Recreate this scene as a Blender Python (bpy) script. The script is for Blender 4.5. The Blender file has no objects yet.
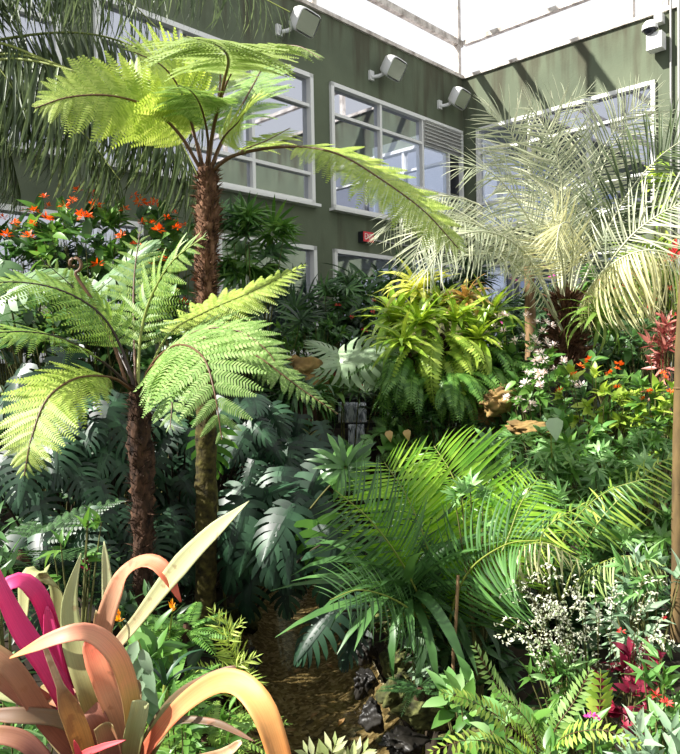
import bpy, math, random
import numpy as np
from mathutils import Vector, Matrix

rng = np.random.default_rng(11)
random.seed(11)
scene = bpy.context.scene
col = scene.collection

# ------------------------------------------------------------------ camera model
F_PX, PITCH, ROLL = 701.9, 0.03359, 0.01828
EYE = np.array([0.0, 0.0, 1.6])
cR, sR, cP, sP = math.cos(ROLL), math.sin(ROLL), math.cos(PITCH), math.sin(PITCH)


def P(px, py, d):
    """world point seen at pixel (px,py) of the photograph at forward distance d"""
    u, v = (px - 340) / F_PX, -(py - 377) / F_PX
    x, z = u * cR + v * sR, -u * sR + v * cR
    r = np.array([x, cP + z * sP, -sP + z * cP])
    return EYE + r * (d / r[1])


def PP(*pts):
    return [P(*p) for p in pts]


cam = bpy.data.cameras.new('camera')
cam_o = bpy.data.objects.new('camera', cam)
col.objects.link(cam_o)
cam.sensor_fit = 'VERTICAL'
cam.sensor_height = 36
cam.lens = F_PX / 754 * 36
cam.clip_start, cam.clip_end = 0.05, 300
M = Matrix(((cR, sR, 0, 0), (-sR * sP, cR * sP, -cP, 0), (-sR * cP, cR * cP, sP, 0), (0, 0, 0, 1)))
M.translation = Vector(EYE)
cam_o.matrix_world = M
scene.camera = cam_o

# ------------------------------------------------------------------ materials


def lin(h):
    h = h.lstrip('#')
    o = []
    for i in (0, 2, 4):
        c = int(h[i:i + 2], 16) / 255
        o.append(c / 12.92 if c <= .04045 else ((c + .055) / 1.055) ** 2.4)
    return (*o, 1)


def new_mat(name):
    m = bpy.data.materials.new(name)
    m.use_nodes = True
    nt = m.node_tree
    nt.nodes.clear()
    out = nt.nodes.new('ShaderNodeOutputMaterial')
    return m, nt, out


def N(nt, kind, **kw):
    n = nt.nodes.new('ShaderNode' + kind)
    for k, v in kw.items():
        if k in n.inputs:
            n.inputs[k].default_value = v
        else:
            setattr(n, k, v)
    return n


def ramp(nt, cols, fac=None):
    r = nt.nodes.new('ShaderNodeValToRGB')
    e = r.color_ramp.elements
    while len(e) < len(cols):
        e.new(0.5)
    for i, c in enumerate(cols):
        if isinstance(c, tuple) and isinstance(c[0], (float, int)) and len(c) == 2:
            e[i].position, cc = c[0], lin(c[1])
        else:
            e[i].position, cc = i / max(1, len(cols) - 1), lin(c)
        e[i].color = cc
    if fac is not None:
        nt.links.new(fac, r.inputs['Fac'])
    return r


def leaf_mat(name, cols, rough=.45, trans=.3, spec=.5, tcol=None, patch=None):
    """leaf colour differs a little from leaf to leaf; some light passes through the blade"""
    m, nt, out = new_mat(name)
    L = nt.links.new
    geo = N(nt, 'NewGeometry')
    tc = N(nt, 'TexCoord')
    no = N(nt, 'TexNoise', Scale=6.0, Detail=2.0)
    L(tc.outputs['Object'], no.inputs['Vector'])
    ad = N(nt, 'MapRange')
    ad.inputs['From Min'].default_value = .3
    ad.inputs['From Max'].default_value = .7
    ad.inputs['To Min'].default_value = -.25
    ad.inputs['To Max'].default_value = .25
    L(no.outputs['Fac'], ad.inputs['Value'])
    s = N(nt, 'Math', operation='ADD')
    L(geo.outputs['Random Per Island'], s.inputs[0])
    L(ad.outputs['Result'], s.inputs[1])
    r = ramp(nt, cols, s.outputs[0])
    c = r.outputs['Color']
    if patch:
        n2 = N(nt, 'TexNoise', Scale=patch[1], Detail=3.0)
        L(tc.outputs['Object'], n2.inputs['Vector'])
        rr = ramp(nt, [(patch[2], '#000000'), (patch[2] + .06, '#ffffff')], n2.outputs['Fac'])
        mx = N(nt, 'Mix', data_type='RGBA')
        L(rr.outputs['Color'], mx.inputs['Factor'])
        L(c, mx.inputs['A'])
        mx.inputs['B'].default_value = lin(patch[0])
        c = mx.outputs['Result']
    p = N(nt, 'BsdfPrincipled', Roughness=rough)
    p.inputs['Specular IOR Level'].default_value = spec
    L(c, p.inputs['Base Color'])
    t = N(nt, 'BsdfTranslucent')
    hs = N(nt, 'HueSaturation', Hue=.488, Saturation=1.05, Value=1.35)
    L(c, hs.inputs['Color'])
    L(hs.outputs['Color'], t.inputs['Color'])
    mix = N(nt, 'MixShader', Fac=trans)
    L(p.outputs[0], mix.inputs[1])
    L(t.outputs[0], mix.inputs[2])
    L(mix.outputs[0], out.inputs['Surface'])
    return m


def rough_mat(name, cols, scale=8., rough=.85, bump=.4, stretch=(1, 1, 1), detail=6., metal=0., spec=.3, kind='noise'):
    m, nt, out = new_mat(name)
    L = nt.links.new
    tc = N(nt, 'TexCoord')
    mp = N(nt, 'Mapping')
    mp.inputs['Scale'].default_value = stretch
    L(tc.outputs['Object'], mp.inputs['Vector'])
    if kind == 'noise':
        no = N(nt, 'TexNoise', Scale=scale, Detail=detail)
        f = no.outputs['Fac']
    else:
        no = N(nt, 'TexVoronoi', Scale=scale)
        f = no.outputs['Color']
    L(mp.outputs['Vector'], no.inputs['Vector'])
    r = ramp(nt, cols, f)
    p = N(nt, 'BsdfPrincipled', Roughness=rough, Metallic=metal)
    p.inputs['Specular IOR Level'].default_value = spec
    L(r.outputs['Color'], p.inputs['Base Color'])
    if bump:
        b = N(nt, 'Bump', Strength=bump, Distance=.02)
        L(no.outputs['Fac'] if kind == 'noise' else no.outputs['Distance'], b.inputs['Height'])
        L(b.outputs['Normal'], p.inputs['Normal'])
    L(p.outputs[0], out.inputs['Surface'])
    return m


def plain(name, c, rough=.5, metal=0., spec=.5):
    m, nt, out = new_mat(name)
    p = N(nt, 'BsdfPrincipled', Roughness=rough, Metallic=metal)
    p.inputs['Base Color'].default_value = lin(c)
    p.inputs['Specular IOR Level'].default_value = spec
    nt.links.new(p.outputs[0], out.inputs['Surface'])
    return m


def wall_mat(name):
    m, nt, out = new_mat(name)
    L = nt.links.new
    tc = N(nt, 'TexCoord')
    n1 = N(nt, 'TexNoise', Scale=1.3, Detail=6.0)
    L(tc.outputs['Object'], n1.inputs['Vector'])
    base = ramp(nt, [(.3, '#5a6250'), (.7, '#69715c')], n1.outputs['Fac'])
    # grimy runs under the coping
    mp = N(nt, 'Mapping')
    mp.inputs['Scale'].default_value = (3.2, 3.2, .35)
    L(tc.outputs['Object'], mp.inputs['Vector'])
    n2 = N(nt, 'TexNoise', Scale=1.4, Detail=5.0)
    L(mp.outputs['Vector'], n2.inputs['Vector'])
    sep = N(nt, 'SeparateXYZ')
    L(tc.outputs['Object'], sep.inputs[0])
    hz = N(nt, 'MapRange')
    hz.inputs['From Min'].default_value = 6.3
    hz.inputs['From Max'].default_value = 7.7
    hz.inputs['To Min'].default_value = -.12
    hz.inputs['To Max'].default_value = .09
    L(sep.outputs['Z'], hz.inputs['Value'])
    a = N(nt, 'Math', operation='ADD')
    L(n2.outputs['Fac'], a.inputs[0])
    L(hz.outputs['Result'], a.inputs[1])
    sr = ramp(nt, [(.46, '#000000'), (.66, '#ffffff')], a.outputs[0])
    mu = N(nt, 'Math', operation='MULTIPLY')
    mu.inputs[1].default_value = .6
    L(sr.outputs['Color'], mu.inputs[0])
    mx = N(nt, 'Mix', data_type='RGBA')
    L(mu.outputs[0], mx.inputs['Factor'])
    L(base.outputs['Color'], mx.inputs['A'])
    mx.inputs['B'].default_value = lin('#443c30')
    # rusty runs low down
    n3 = N(nt, 'TexNoise', Scale=1.1, Detail=4.0)
    mp3 = N(nt, 'Mapping')
    mp3.inputs['Scale'].default_value = (4, 4, .5)
    mp3.inputs['Location'].default_value = (5, 2, 1)
    L(tc.outputs['Object'], mp3.inputs['Vector'])
    L(mp3.outputs['Vector'], n3.inputs['Vector'])
    hz3 = N(nt, 'MapRange')
    hz3.inputs['From Min'].default_value = 4.6
    hz3.inputs['From Max'].default_value = 3.2
    hz3.inputs['To Min'].default_value = -.3
    hz3.inputs['To Max'].default_value = .0
    L(sep.outputs['Z'], hz3.inputs['Value'])
    a3 = N(nt, 'Math', operation='ADD')
    L(n3.outputs['Fac'], a3.inputs[0])
    L(hz3.outputs['Result'], a3.inputs[1])
    r3 = ramp(nt, [(.55, '#000000'), (.8, '#aaaaaa')], a3.outputs[0])
    mx3 = N(nt, 'Mix', data_type='RGBA')
    L(r3.outputs['Color'], mx3.inputs['Factor'])
    L(mx.outputs['Result'], mx3.inputs['A'])
    mx3.inputs['B'].default_value = lin('#7a4a30')
    p = N(nt, 'BsdfPrincipled', Roughness=.9)
    p.inputs['Specular IOR Level'].default_value = .2
    L(mx3.outputs['Result'], p.inputs['Base Color'])
    b = N(nt, 'Bump', Strength=.15, Distance=.02)
    n4 = N(nt, 'TexNoise', Scale=25., Detail=3.)
    L(tc.outputs['Object'], n4.inputs['Vector'])
    L(n4.outputs['Fac'], b.inputs['Height'])
    L(b.outputs['Normal'], p.inputs['Normal'])
    L(p.outputs[0], out.inputs['Surface'])
    return m


def glass_mat(name, gloss, tint='#ffffff', gcol='#ffffff', rough=.02):
    m, nt, out = new_mat(name)
    g = N(nt, 'BsdfGlossy', Roughness=rough)
    g.inputs['Color'].default_value = lin(gcol)
    t = N(nt, 'BsdfTransparent')
    t.inputs['Color'].default_value = lin(tint)
    mx = N(nt, 'MixShader', Fac=gloss)
    nt.links.new(t.outputs[0], mx.inputs[1])
    nt.links.new(g.outputs[0], mx.inputs[2])
    nt.links.new(mx.outputs[0], out.inputs['Surface'])
    return m


def water_mat():
    m, nt, out = new_mat('stream_water')
    L = nt.links.new
    tc = N(nt, 'TexCoord')
    n = N(nt, 'TexNoise', Scale=7., Detail=2.)
    L(tc.outputs['Object'], n.inputs['Vector'])
    b = N(nt, 'Bump', Strength=.1, Distance=.01)
    L(n.outputs['Fac'], b.inputs['Height'])
    g = N(nt, 'BsdfGlossy', Roughness=.04)
    L(b.outputs['Normal'], g.inputs['Normal'])
    t = N(nt, 'BsdfTransparent')
    t.inputs['Color'].default_value = lin('#efe8d4')
    f = N(nt, 'Fresnel', IOR=1.33)
    L(b.outputs['Normal'], f.inputs['Normal'])
    mx = N(nt, 'MixShader')
    L(f.outputs[0], mx.inputs[0])
    L(t.outputs[0], mx.inputs[1])
    L(g.outputs[0], mx.inputs[2])
    L(mx.outputs[0], out.inputs['Surface'])
    return m


def strap_mat(name, cols, rough=.55, trans=.25, blot='#8a5a3a', amt=.62):
    """long bromeliad leaf: its own colour changes from foot (v=0) to tip (v=1), read from the leaf's uv"""
    m, nt, out = new_mat(name)
    L = nt.links.new
    uv = N(nt, 'UVMap')
    sep = N(nt, 'SeparateXYZ')
    L(uv.outputs['UV'], sep.inputs[0])
    tc = N(nt, 'TexCoord')
    no = N(nt, 'TexNoise', Scale=22., Detail=4.)
    L(tc.outputs['Object'], no.inputs['Vector'])
    a = N(nt, 'Math', operation='MULTIPLY_ADD')
    L(no.outputs['Fac'], a.inputs[0])
    a.inputs[1].default_value = .35
    L(sep.outputs['Y'], a.inputs[2])
    s = N(nt, 'Math', operation='SUBTRACT')
    L(a.outputs[0], s.inputs[0])
    s.inputs[1].default_value = .175
    r = ramp(nt, cols, s.outputs[0])
    # fine lengthwise veins
    mp = N(nt, 'Mapping')
    mp.inputs['Scale'].default_value = (26, .8, 1)
    L(uv.outputs['UV'], mp.inputs['Vector'])
    nv = N(nt, 'TexNoise', Scale=1.6, Detail=3.)
    L(mp.outputs['Vector'], nv.inputs['Vector'])
    vr = N(nt, 'MapRange')
    vr.inputs['From Min'].default_value = .3
    vr.inputs['From Max'].default_value = .7
    vr.inputs['To Min'].default_value = .78
    vr.inputs['To Max'].default_value = 1.15
    L(nv.outputs['Fac'], vr.inputs['Value'])
    hv = N(nt, 'HueSaturation')
    L(vr.outputs['Result'], hv.inputs['Value'])
    L(r.outputs['Color'], hv.inputs['Color'])
    # brown blotches
    nb = N(nt, 'TexNoise', Scale=30., Detail=3.)
    L(tc.outputs['Object'], nb.inputs['Vector'])
    rb = ramp(nt, [(amt, '#000000'), (amt + .08, '#bbbbbb')], nb.outputs['Fac'])
    mx = N(nt, 'Mix', data_type='RGBA')
    L(rb.outputs['Color'], mx.inputs['Factor'])
    L(hv.outputs['Color'], mx.inputs['A'])
    mx.inputs['B'].default_value = lin(blot)
    p = N(nt, 'BsdfPrincipled', Roughness=rough)
    L(mx.outputs['Result'], p.inputs['Base Color'])
    t = N(nt, 'BsdfTranslucent')
    L(mx.outputs['Result'], t.inputs['Color'])
    mix = N(nt, 'MixShader', Fac=trans)
    L(p.outputs[0], mix.inputs[1])
    L(t.outputs[0], mix.inputs[2])
    L(mix.outputs[0], out.inputs['Surface'])
    return m


MT = {}
MT['wall'] = wall_mat('green_stucco')
MT['frame'] = plain('white_window_frame', '#e4e4e0', .45)
MT['rail'] = rough_mat('rusty_white_rail', [(.3, '#8d8378'), (.6, '#d8d0c6')], 6., .6, .1)
MT['glass'] = glass_mat('window_glass', .62, '#c2cad6', '#e6eaf5')
MT['clear'] = glass_mat('clerestory_glass', .06)
MT['white_plastic'] = plain('white_plastic', '#dcdcd8', .4)
MT['lens'] = plain('lamp_lens', '#9aa08a', .15)
MT['dark_plastic'] = plain('dark_plastic', '#22242a', .3)
MT['red_sign'] = plain('red_sign', '#d83a44', .5)
MT['sign_white'] = plain('sign_lettering', '#f3e4dc', .5)
MT['steel'] = plain('grey_conduit', '#a2a19c', .4, .3)
MT['room'] = plain('room_paint', '#8f8fa0', .9)
MT['soil'] = rough_mat('dark_soil', [(.3, '#120e09'), (.7, '#32281a')], 9., .95, .8)
MT['bed'] = rough_mat('pebbly_stream_bed', [(0, '#3e3626'), (.5, '#75694a'), (1, '#b0a488')], 42., .7, .5, kind='vor')
MT['rock'] = rough_mat('mossy_rock', [(.3, '#26251a'), (.48, '#474a26'), (.6, '#66683a'), (.75, '#50452e')], 16., .9, .9)
MT['rock_tan'] = rough_mat('tan_rock', [(.3, '#4a3a24'), (.55, '#927748'), (.75, '#6a6438')], 5., .9, .9)
MT['rock_black'] = rough_mat('wet_black_rock', [(.3, '#0c0b0a'), (.7, '#2c2924')], 6., .42, .8)
MT['fall'] = rough_mat('falling_water', [(.32, '#3a3c40'), (.46, '#a8aeb8'), (.58, '#f4f6fa')], 16., .15, .3, (1.6, 1.6, .12))
MT['fibre'] = rough_mat('fibrous_brown_trunk', [(.3, '#2e1e14'), (.55, '#6e4f3a'), (.75, '#947058')], 30., .95, 1., (1, 1, .35))
MT['fibre_dark'] = rough_mat('dark_fibrous_trunk', [(.3, '#17100c'), (.6, '#4a3426'), (.8, '#6b4c38')], 30., .95, 1., (1, 1, .4))
MT['moss_trunk'] = rough_mat('moss_grown_trunk', [(.3, '#1c180c'), (.55, '#453e1c'), (.75, '#5f5a2a')], 22., .95, 1.)
MT['bark'] = rough_mat('brown_stem_bark', [(.3, '#5a4630'), (.7, '#9a7c58')], 14., .8, .5, (1, 1, .3))
MT['post_bark'] = rough_mat('dark_ringed_stem', [(.3, '#3e3222'), (.7, '#75603c')], 14., .8, .5, (1, 1, .3))
MT['twig'] = rough_mat('green_brown_twig', [(.3, '#3a3a1e'), (.7, '#6a6a3a')], 14., .8, .2)
MT['twig_dark'] = rough_mat('dark_twig', [(.3, '#1e1a12'), (.7, '#3e3424')], 14., .8, .2)
MT['rach'] = plain('brown_fern_stalk', '#5a3d22', .5)
MT['rach_dark'] = plain('dark_fern_stalk', '#2e2016', .5)
MT['rach_green'] = plain('green_stalk', '#7f8a3c', .5)
MT['rach_pale'] = plain('pale_grey_green_stalk', '#b4b795', .5)
# foliage
MT['fern_lime'] = leaf_mat('lime_fern_leaf', ['#8ba444', '#a9be56', '#bccb6a'], .5, .34)
MT['fern_soft'] = leaf_mat('soft_green_fern_leaf', ['#6a8e42', '#86a858', '#a2ba74'], .5, .35)
MT['fern_mid'] = leaf_mat('green_fern_leaf', ['#5c8034', '#7ea044', '#93ac52'], .5, .38)
MT['fern_grey'] = leaf_mat('pale_fern_leaf', ['#8ea65e', '#aabd7c'], .5, .35)
MT['weep'] = leaf_mat('dull_palm_leaflet', ['#38482c', '#546442', '#78885a'], .45, .3)
MT['silver'] = leaf_mat('silver_green_palm_leaflet', ['#8c9678', '#aeb494', '#cccdae'], .4, .3, .6)
MT['silver_pale'] = leaf_mat('pale_yellow_palm_leaflet', ['#b5b783', '#d6d3a2'], .4, .35, .6)
MT['cycad'] = leaf_mat('backlit_frond_leaflet', ['#5c9424', '#88b832', '#a8d048'], .3, .5, .6)  # backlight on the tall cycad fronds put into a brighter leaflet colour
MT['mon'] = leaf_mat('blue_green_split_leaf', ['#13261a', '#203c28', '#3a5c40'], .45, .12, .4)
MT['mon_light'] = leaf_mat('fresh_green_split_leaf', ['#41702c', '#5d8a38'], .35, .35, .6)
MT['mon_sunlit'] = leaf_mat('sunlit_split_leaf', ['#5c8050', '#8aa878'], .45, .3, .4)  # paler copy of the split leaf, sunlight put into its colour
MT['pale_phil'] = leaf_mat('pale_jagged_leaf', ['#94b088', '#b8cca6'], .4, .3, .5)
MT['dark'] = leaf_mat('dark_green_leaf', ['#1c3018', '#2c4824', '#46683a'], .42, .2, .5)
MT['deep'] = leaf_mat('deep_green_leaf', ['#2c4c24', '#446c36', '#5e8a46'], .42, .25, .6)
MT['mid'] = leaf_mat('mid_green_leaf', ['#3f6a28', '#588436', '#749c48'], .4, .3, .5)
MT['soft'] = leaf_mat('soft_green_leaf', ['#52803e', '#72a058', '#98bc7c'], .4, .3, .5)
MT['lime'] = leaf_mat('lime_leaf', ['#7a9a38', '#9cb84a', '#bccf60'], .4, .38, .5)
MT['limebrom'] = leaf_mat('yellow_green_strap_leaf', ['#6c9428', '#94b43a', '#c0d258'], .35, .35, .6)
MT['yellowbrom'] = leaf_mat('yellow_strap_leaf', ['#c4cc4c', '#dfe07a'], .35, .35, .6)
MT['orangebrom'] = leaf_mat('orange_tinged_strap_leaf', ['#d8a05a', '#e6c27c', '#b8bc5a'], .35, .35, .6)
MT['sage'] = leaf_mat('sage_green_leaf', ['#6a8a66', '#8aa684', '#a6bc9c'], .5, .25)
MT['red'] = leaf_mat('crimson_leaf', ['#4c1020', '#7c1a34', '#a83048'], .4, .3)
MT['rust'] = leaf_mat('rust_pink_leaf', ['#7c3a34', '#b0685c', '#c99080'], .4, .3)
MT['white_leaf'] = leaf_mat('silver_white_leaflet', ['#b4bc98', '#e6e4d0', '#94a478'], .5, .25)
MT['variegated'] = leaf_mat('cream_edged_leaf', ['#a2b070', '#cdd0a0', '#dfc9a4'], .45, .3)
MT['brown_leaf'] = leaf_mat('dry_brown_leaf', ['#5a4426', '#8a6a3e'], .7, .15)
MT['orange'] = leaf_mat('orange_petal', ['#f0641c', '#ff8434'], .5, .3, .3)
MT['yellow_orange'] = leaf_mat('amber_petal', ['#f09a1c', '#f8b83c'], .5, .3, .3)
MT['pinkwhite'] = leaf_mat('blush_white_petal', ['#f2dcd4', '#fbf2ec'], .5, .3, .3)
MT['redpetal'] = leaf_mat('coral_red_petal', ['#e0403c', '#f4685c'], .5, .3, .3)
MT['magenta'] = leaf_mat('magenta_petal', ['#e23ca0', '#f070c0'], .5, .3, .3)
MT['cream'] = leaf_mat('cream_petal', ['#efe9c8', '#fbf8e4'], .5, .3, .3)
MT['water'] = water_mat()

# ------------------------------------------------------------------ mesh building


def nrm(a):
    return a / np.maximum(np.linalg.norm(a, axis=-1, keepdims=True), 1e-9)


class MB:
    def __init__(s):
        s.v, s.f, s.m, s.uv, s.n = [], [], [], [], 0

    def add(s, V, Fc, mi=0, uv=None):
        V = np.asarray(V, float).reshape(-1, 3)
        Fc = np.asarray(Fc, int).reshape(-1, 4)
        s.v.append(V)
        s.f.append(Fc + s.n)
        s.m.append(np.full(len(Fc), mi, int))
        s.uv.append(np.zeros((len(V), 2)) if uv is None else np.asarray(uv, float))
        s.n += len(V)
        return s

    def build(s, name, mats, parent=None, smooth=True, origin=None, solid=0):
        V, Fc, mi, uv = np.concatenate(s.v), np.concatenate(s.f), np.concatenate(s.m), np.concatenate(s.uv)
        o = None
        off = np.zeros(3)
        if parent is not None:
            off = np.array(parent['_o'])
        elif origin is not None:
            off = np.array(origin)
        V = V - off
        me = bpy.data.meshes.new(name)
        n, m = len(V), len(Fc)
        me.vertices.add(n)
        me.vertices.foreach_set('co', V.astype(np.float32).ravel())
        me.loops.add(4 * m)
        me.loops.foreach_set('vertex_index', Fc.astype(np.int32).ravel())
        me.polygons.add(m)
        me.polygons.foreach_set('loop_start', np.arange(0, 4 * m, 4, dtype=np.int32))
        me.polygons.foreach_set('loop_total', np.full(m, 4, np.int32))
        me.polygons.foreach_set('use_smooth', np.full(m, smooth))
        ul = me.uv_layers.new(name='UVMap')
        me.update(calc_edges=True)
        ul.data.foreach_set('uv', uv[Fc.ravel()].astype(np.float32).ravel())
        mats = mats if isinstance(mats, (list, tuple)) else [mats]
        for k in mats:
            me.materials.append(MT[k] if isinstance(k, str) else k)
        me.polygons.foreach_set('material_index', mi.astype(np.int32))
        me.update()
        o = bpy.data.objects.new(name, me)
        col.objects.link(o)
        if parent is not None:
            o.parent = parent
            o['_o'] = list(parent['_o'])
        else:
            o.location = off
            o['_o'] = [float(x) for x in off]
        if solid:
            md = o.modifiers.new('thickness', 'SOLIDIFY')
            md.thickness = solid
            md.offset = 0
        return o


def tag(o, label=None, cat=None, group=None, kind=None):
    if label:
        o['label'] = label
    if cat:
        o['category'] = cat
    if group:
        o['group'] = group
    if kind:
        o['kind'] = kind
    return o


def thing(name, label, cat, loc, group=None):
    o = bpy.data.objects.new(name, None)
    col.objects.link(o)
    o.empty_display_size = .1
    o.location = [float(x) for x in loc]
    o['_o'] = [float(x) for x in loc]
    return tag(o, label, cat, group)


def part_copy(src, parent, pos, rotz=0, scale=1.):
    c = src.copy()
    col.objects.link(c)
    c.parent = parent
    c.location = [float(a - b) for a, b in zip(pos, parent['_o'])]
    c.rotation_euler = (random.uniform(-.5, .5), random.uniform(-.5, .5), rotz)
    c.scale = (scale,) * 3
    return c


def scatter(mb, tmpls, pos, d, up, scale, mi=0):
    """place leaf templates (length along +y, blade normal +z) at many points at once"""
    pos, d, up = (np.atleast_2d(np.asarray(a, float)) for a in (pos, d, up))
    n = len(pos)
    d = nrm(np.broadcast_to(d, (n, 3)))
    up = np.broadcast_to(up, (n, 3))
    x = np.cross(d, up)
    bad = np.linalg.norm(x, axis=1) < 1e-4
    if bad.any():
        x[bad] = np.cross(d[bad], [1, .1, 0])
    x = nrm(x)
    z = np.cross(x, d)
    scale = np.broadcast_to(np.asarray(scale, float), (n,))
    if not isinstance(tmpls, list):
        tmpls = [tmpls]
    pick = rng.integers(0, len(tmpls), n)
    for k, (TV, TF) in enumerate(tmpls):
        ix = np.where(pick == k)[0]
        if not len(ix):
            continue
        B = np.stack([x[ix], d[ix], z[ix]], 1) * scale[ix][:, None, None]
        V = np.einsum('vk,nkc->nvc', TV, B) + pos[ix][:, None, :]
        Fc = TF[None] + (np.arange(len(ix)) * len(TV))[:, None, None]
        mb.add(V.reshape(-1, 3), Fc.reshape(-1, 4), mi)


def cr(pts, n):
    """smooth curve through points"""
    p = np.array(pts, float)
    if len(p) == 2:
        t = np.linspace(0, 1, n)[:, None]
        return p[0] * (1 - t) + p[1] * t
    p = np.vstack([2 * p[0] - p[1], p, 2 * p[-1] - p[-2]])
    seg = len(p) - 3
    out = []
    for t in np.linspace(0, seg - 1e-6, n):
        i = int(t)
        u = t - i
        a, b, c, e = p[i:i + 4]
        out.append(.5 * (2 * b + (c - a) * u + (2 * a - 5 * b + 4 * c - e) * u * u + (3 * b - a - 3 * c + e) * u ** 3))
    out = np.array(out)
    L = np.concatenate([[0], np.cumsum(np.linalg.norm(np.diff(out, axis=0), axis=1))])
    t = np.linspace(0, L[-1], n)
    return np.stack([np.interp(t, L, out[:, k]) for k in range(3)], 1)


def tubes(mb, Pn, R, sides=4, mi=0):
    """Pn (N,k,3) centre lines, R (N,k) radii"""
    Pn = np.asarray(Pn, float)
    if Pn.ndim == 2:
        Pn = Pn[None]
    n, k, _ = Pn.shape
    R = np.broadcast_to(np.asarray(R, float), (n, k))
    T = nrm(np.gradient(Pn, axis=1))
    ref = np.where(np.abs(nrm(Pn[:, -1] - Pn[:, 0])[:, None, 2:3]) > .8, np.array([1., 0, 0]), np.array([0, 0, 1.]))
    A = nrm(np.cross(T, ref))
    B = np.cross(T, A)
    th = np.arange(sides) * 2 * math.pi / sides
    ring = Pn[:, :, None, :] + R[:, :, None, None] * (np.cos(th)[None, None, :, None] * A[:, :, None, :] + np.sin(th)[None, None, :, None] * B[:, :, None, :])
    V = ring.reshape(-1, 3)
    i, j, s = np.meshgrid(np.arange(n), np.arange(k - 1), np.arange(sides), indexing='ij')
    s2 = (s + 1) % sides
    b = (i * k + j) * sides
    Fc = np.stack([b + s, b + s2, b + sides + s2, b + sides + s], -1).reshape(-1, 4)
    mb.add(V, Fc, mi)
    return mb


def box(mb, c, ax, ay, az, sx, sy, sz, mi=0):
    c, ax, ay, az = (np.asarray(a, float) for a in (c, ax, ay, az))
    V = [c + ax * sx / 2 * i + ay * sy / 2 * j + az * sz / 2 * k for i in (-1, 1) for j in (-1, 1) for k in (-1, 1)]
    Fc = [(0, 1, 3, 2), (4, 6, 7, 5), (0, 4, 5, 1), (2, 3, 7, 6), (0, 2, 6, 4), (1, 5, 7, 3)]
    mb.add(V, Fc, mi)
    return mb


X, Y, Z = np.eye(3)

# ---- leaf templates -------------------------------------------------


def t_simple(w=.3, n=4, fold=.2, droop=.2, shape='ovate', arc=0.):
    s = np.linspace(0, 1, n + 1)
    if shape == 'ovate':
        pr = np.sin(np.pi * s ** .75) ** .8
    elif shape == 'lance':
        pr = np.sin(np.pi * s ** .65) ** 1.1
    elif shape == 'strap':
        pr = np.interp(s, [0, .1, .7, 1], [.6, 1, .85, .05])
    elif shape == 'obovate':
        pr = np.sin(np.pi * s ** 1.5) ** .8
    elif shape == 'heart':
        pr = np.interp(s, [0, .08, .25, .5, .8, 1], [.5, .95, 1, .8, .35, .02])
    pr = np.maximum(pr, .04)
    pr[-1] = .03
    y = s.copy()
    z = -droop * s ** 2
    if arc:
        a = s * arc
        y = np.sin(a) / arc
        z = -(1 - np.cos(a)) / arc
    V = []
    for i in range(n + 1):
        hw = pr[i] * w / 2
        V += [(-hw, y[i], z[i] + fold * hw), (0, y[i], z[i]), (hw, y[i], z[i] + fold * hw)]
    Fc = []
    for i in range(n):
        b = 3 * i
        Fc += [(b, b + 1, b + 4, b + 3), (b + 1, b + 2, b + 5, b + 4)]
    return np.array(V), np.array(Fc)


def xf(T, ang, s=1., off=(0, 0, 0), tilt=0., sx=1.):
    V, Fc = T
    V = V * np.array([sx, 1, 1]) * s
    ct, st = math.cos(tilt), math.sin(tilt)
    V = np.stack([V[:, 0], V[:, 1] * ct + V[:, 2] * st, -V[:, 1] * st + V[:, 2] * ct], 1)
    c, s_ = math.cos(ang), math.sin(ang)
    V = np.stack([V[:, 0] * c + V[:, 1] * s_, -V[:, 0] * s_ + V[:, 1] * c, V[:, 2]], 1)
    return V + np.array(off), Fc


def join(Ts):
    V, Fc, n = [], [], 0
    for a, b in Ts:
        V.append(a)
        Fc.append(b + n)
        n += len(a)
    return np.concatenate(V), np.concatenate(Fc)


def t_comb(k=16, w=.2, droop=.18, pw=.62, kind='fern'):
    """a pinna: midrib with two rows of pinnules"""
    V, Fc = [], []
    s = (np.arange(k) + .5) / k
    pl = w * np.interp(s, [0, .12, .5, .8, 1], [.7, 1, .85, .5, .15])
    dz = lambda y: -droop * y * y
    hw = pw / k / 2 * 1.15
    for i in range(k):
        for sg in (-1, 1):
            y0 = s[i]
            l = pl[i]
            tx, ty = sg * l * .93, y0 + l * .38
            b = len(V)
            V += [(0, y0 - hw, dz(y0)), (sg * l * .55, y0 + l * .14 - hw * .9, dz(y0) - .01), (tx, ty, dz(ty) - .12 * l), (sg * l * .5, y0 + l * .2 + hw * .9, dz(y0) - .01)]
            Fc += [(b, b + 1, b + 2, b + 3)]
            b = len(V)
            V += [(0, y0 - hw, dz(y0)), (sg * l * .5, y0 + l * .2 + hw * .9, dz(y0) - .01), (0, y0 + hw, dz(y0)), (0, y0, dz(y0) + .001)]
            Fc += [(b, b + 1, b + 2, b + 3)]
    return np.array(V), np.array(Fc)


def t_pinnate(k=10, w=.3, lw=.25, droop=.2, ang=60, leaf=None, pr=None, term=True):
    leaf = leaf or t_simple(lw, 2, .2, .15, 'lance')
    out = []
    for i in range(k):
        y = .08 + .9 * i / k
        l = w * np.interp(y, [0, .3, .7, 1] if pr is None else pr[0], [.6, 1, .8, .3] if pr is None else pr[1])
        for sg in (-1, 1):
            T = xf(leaf, sg * math.radians(ang), l, (0, y, -droop * y * y), .15)
            out.append(T)
    hw = .006
    ys = np.linspace(0, 1, 5)
    V = np.array([(sx * hw, y, -droop * y * y) for y in ys for sx in (-1, 1)])
    out.append((V, np.array([(2 * i, 2 * i + 1, 2 * i + 3, 2 * i + 2) for i in range(4)])))
    return join(out)


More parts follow.
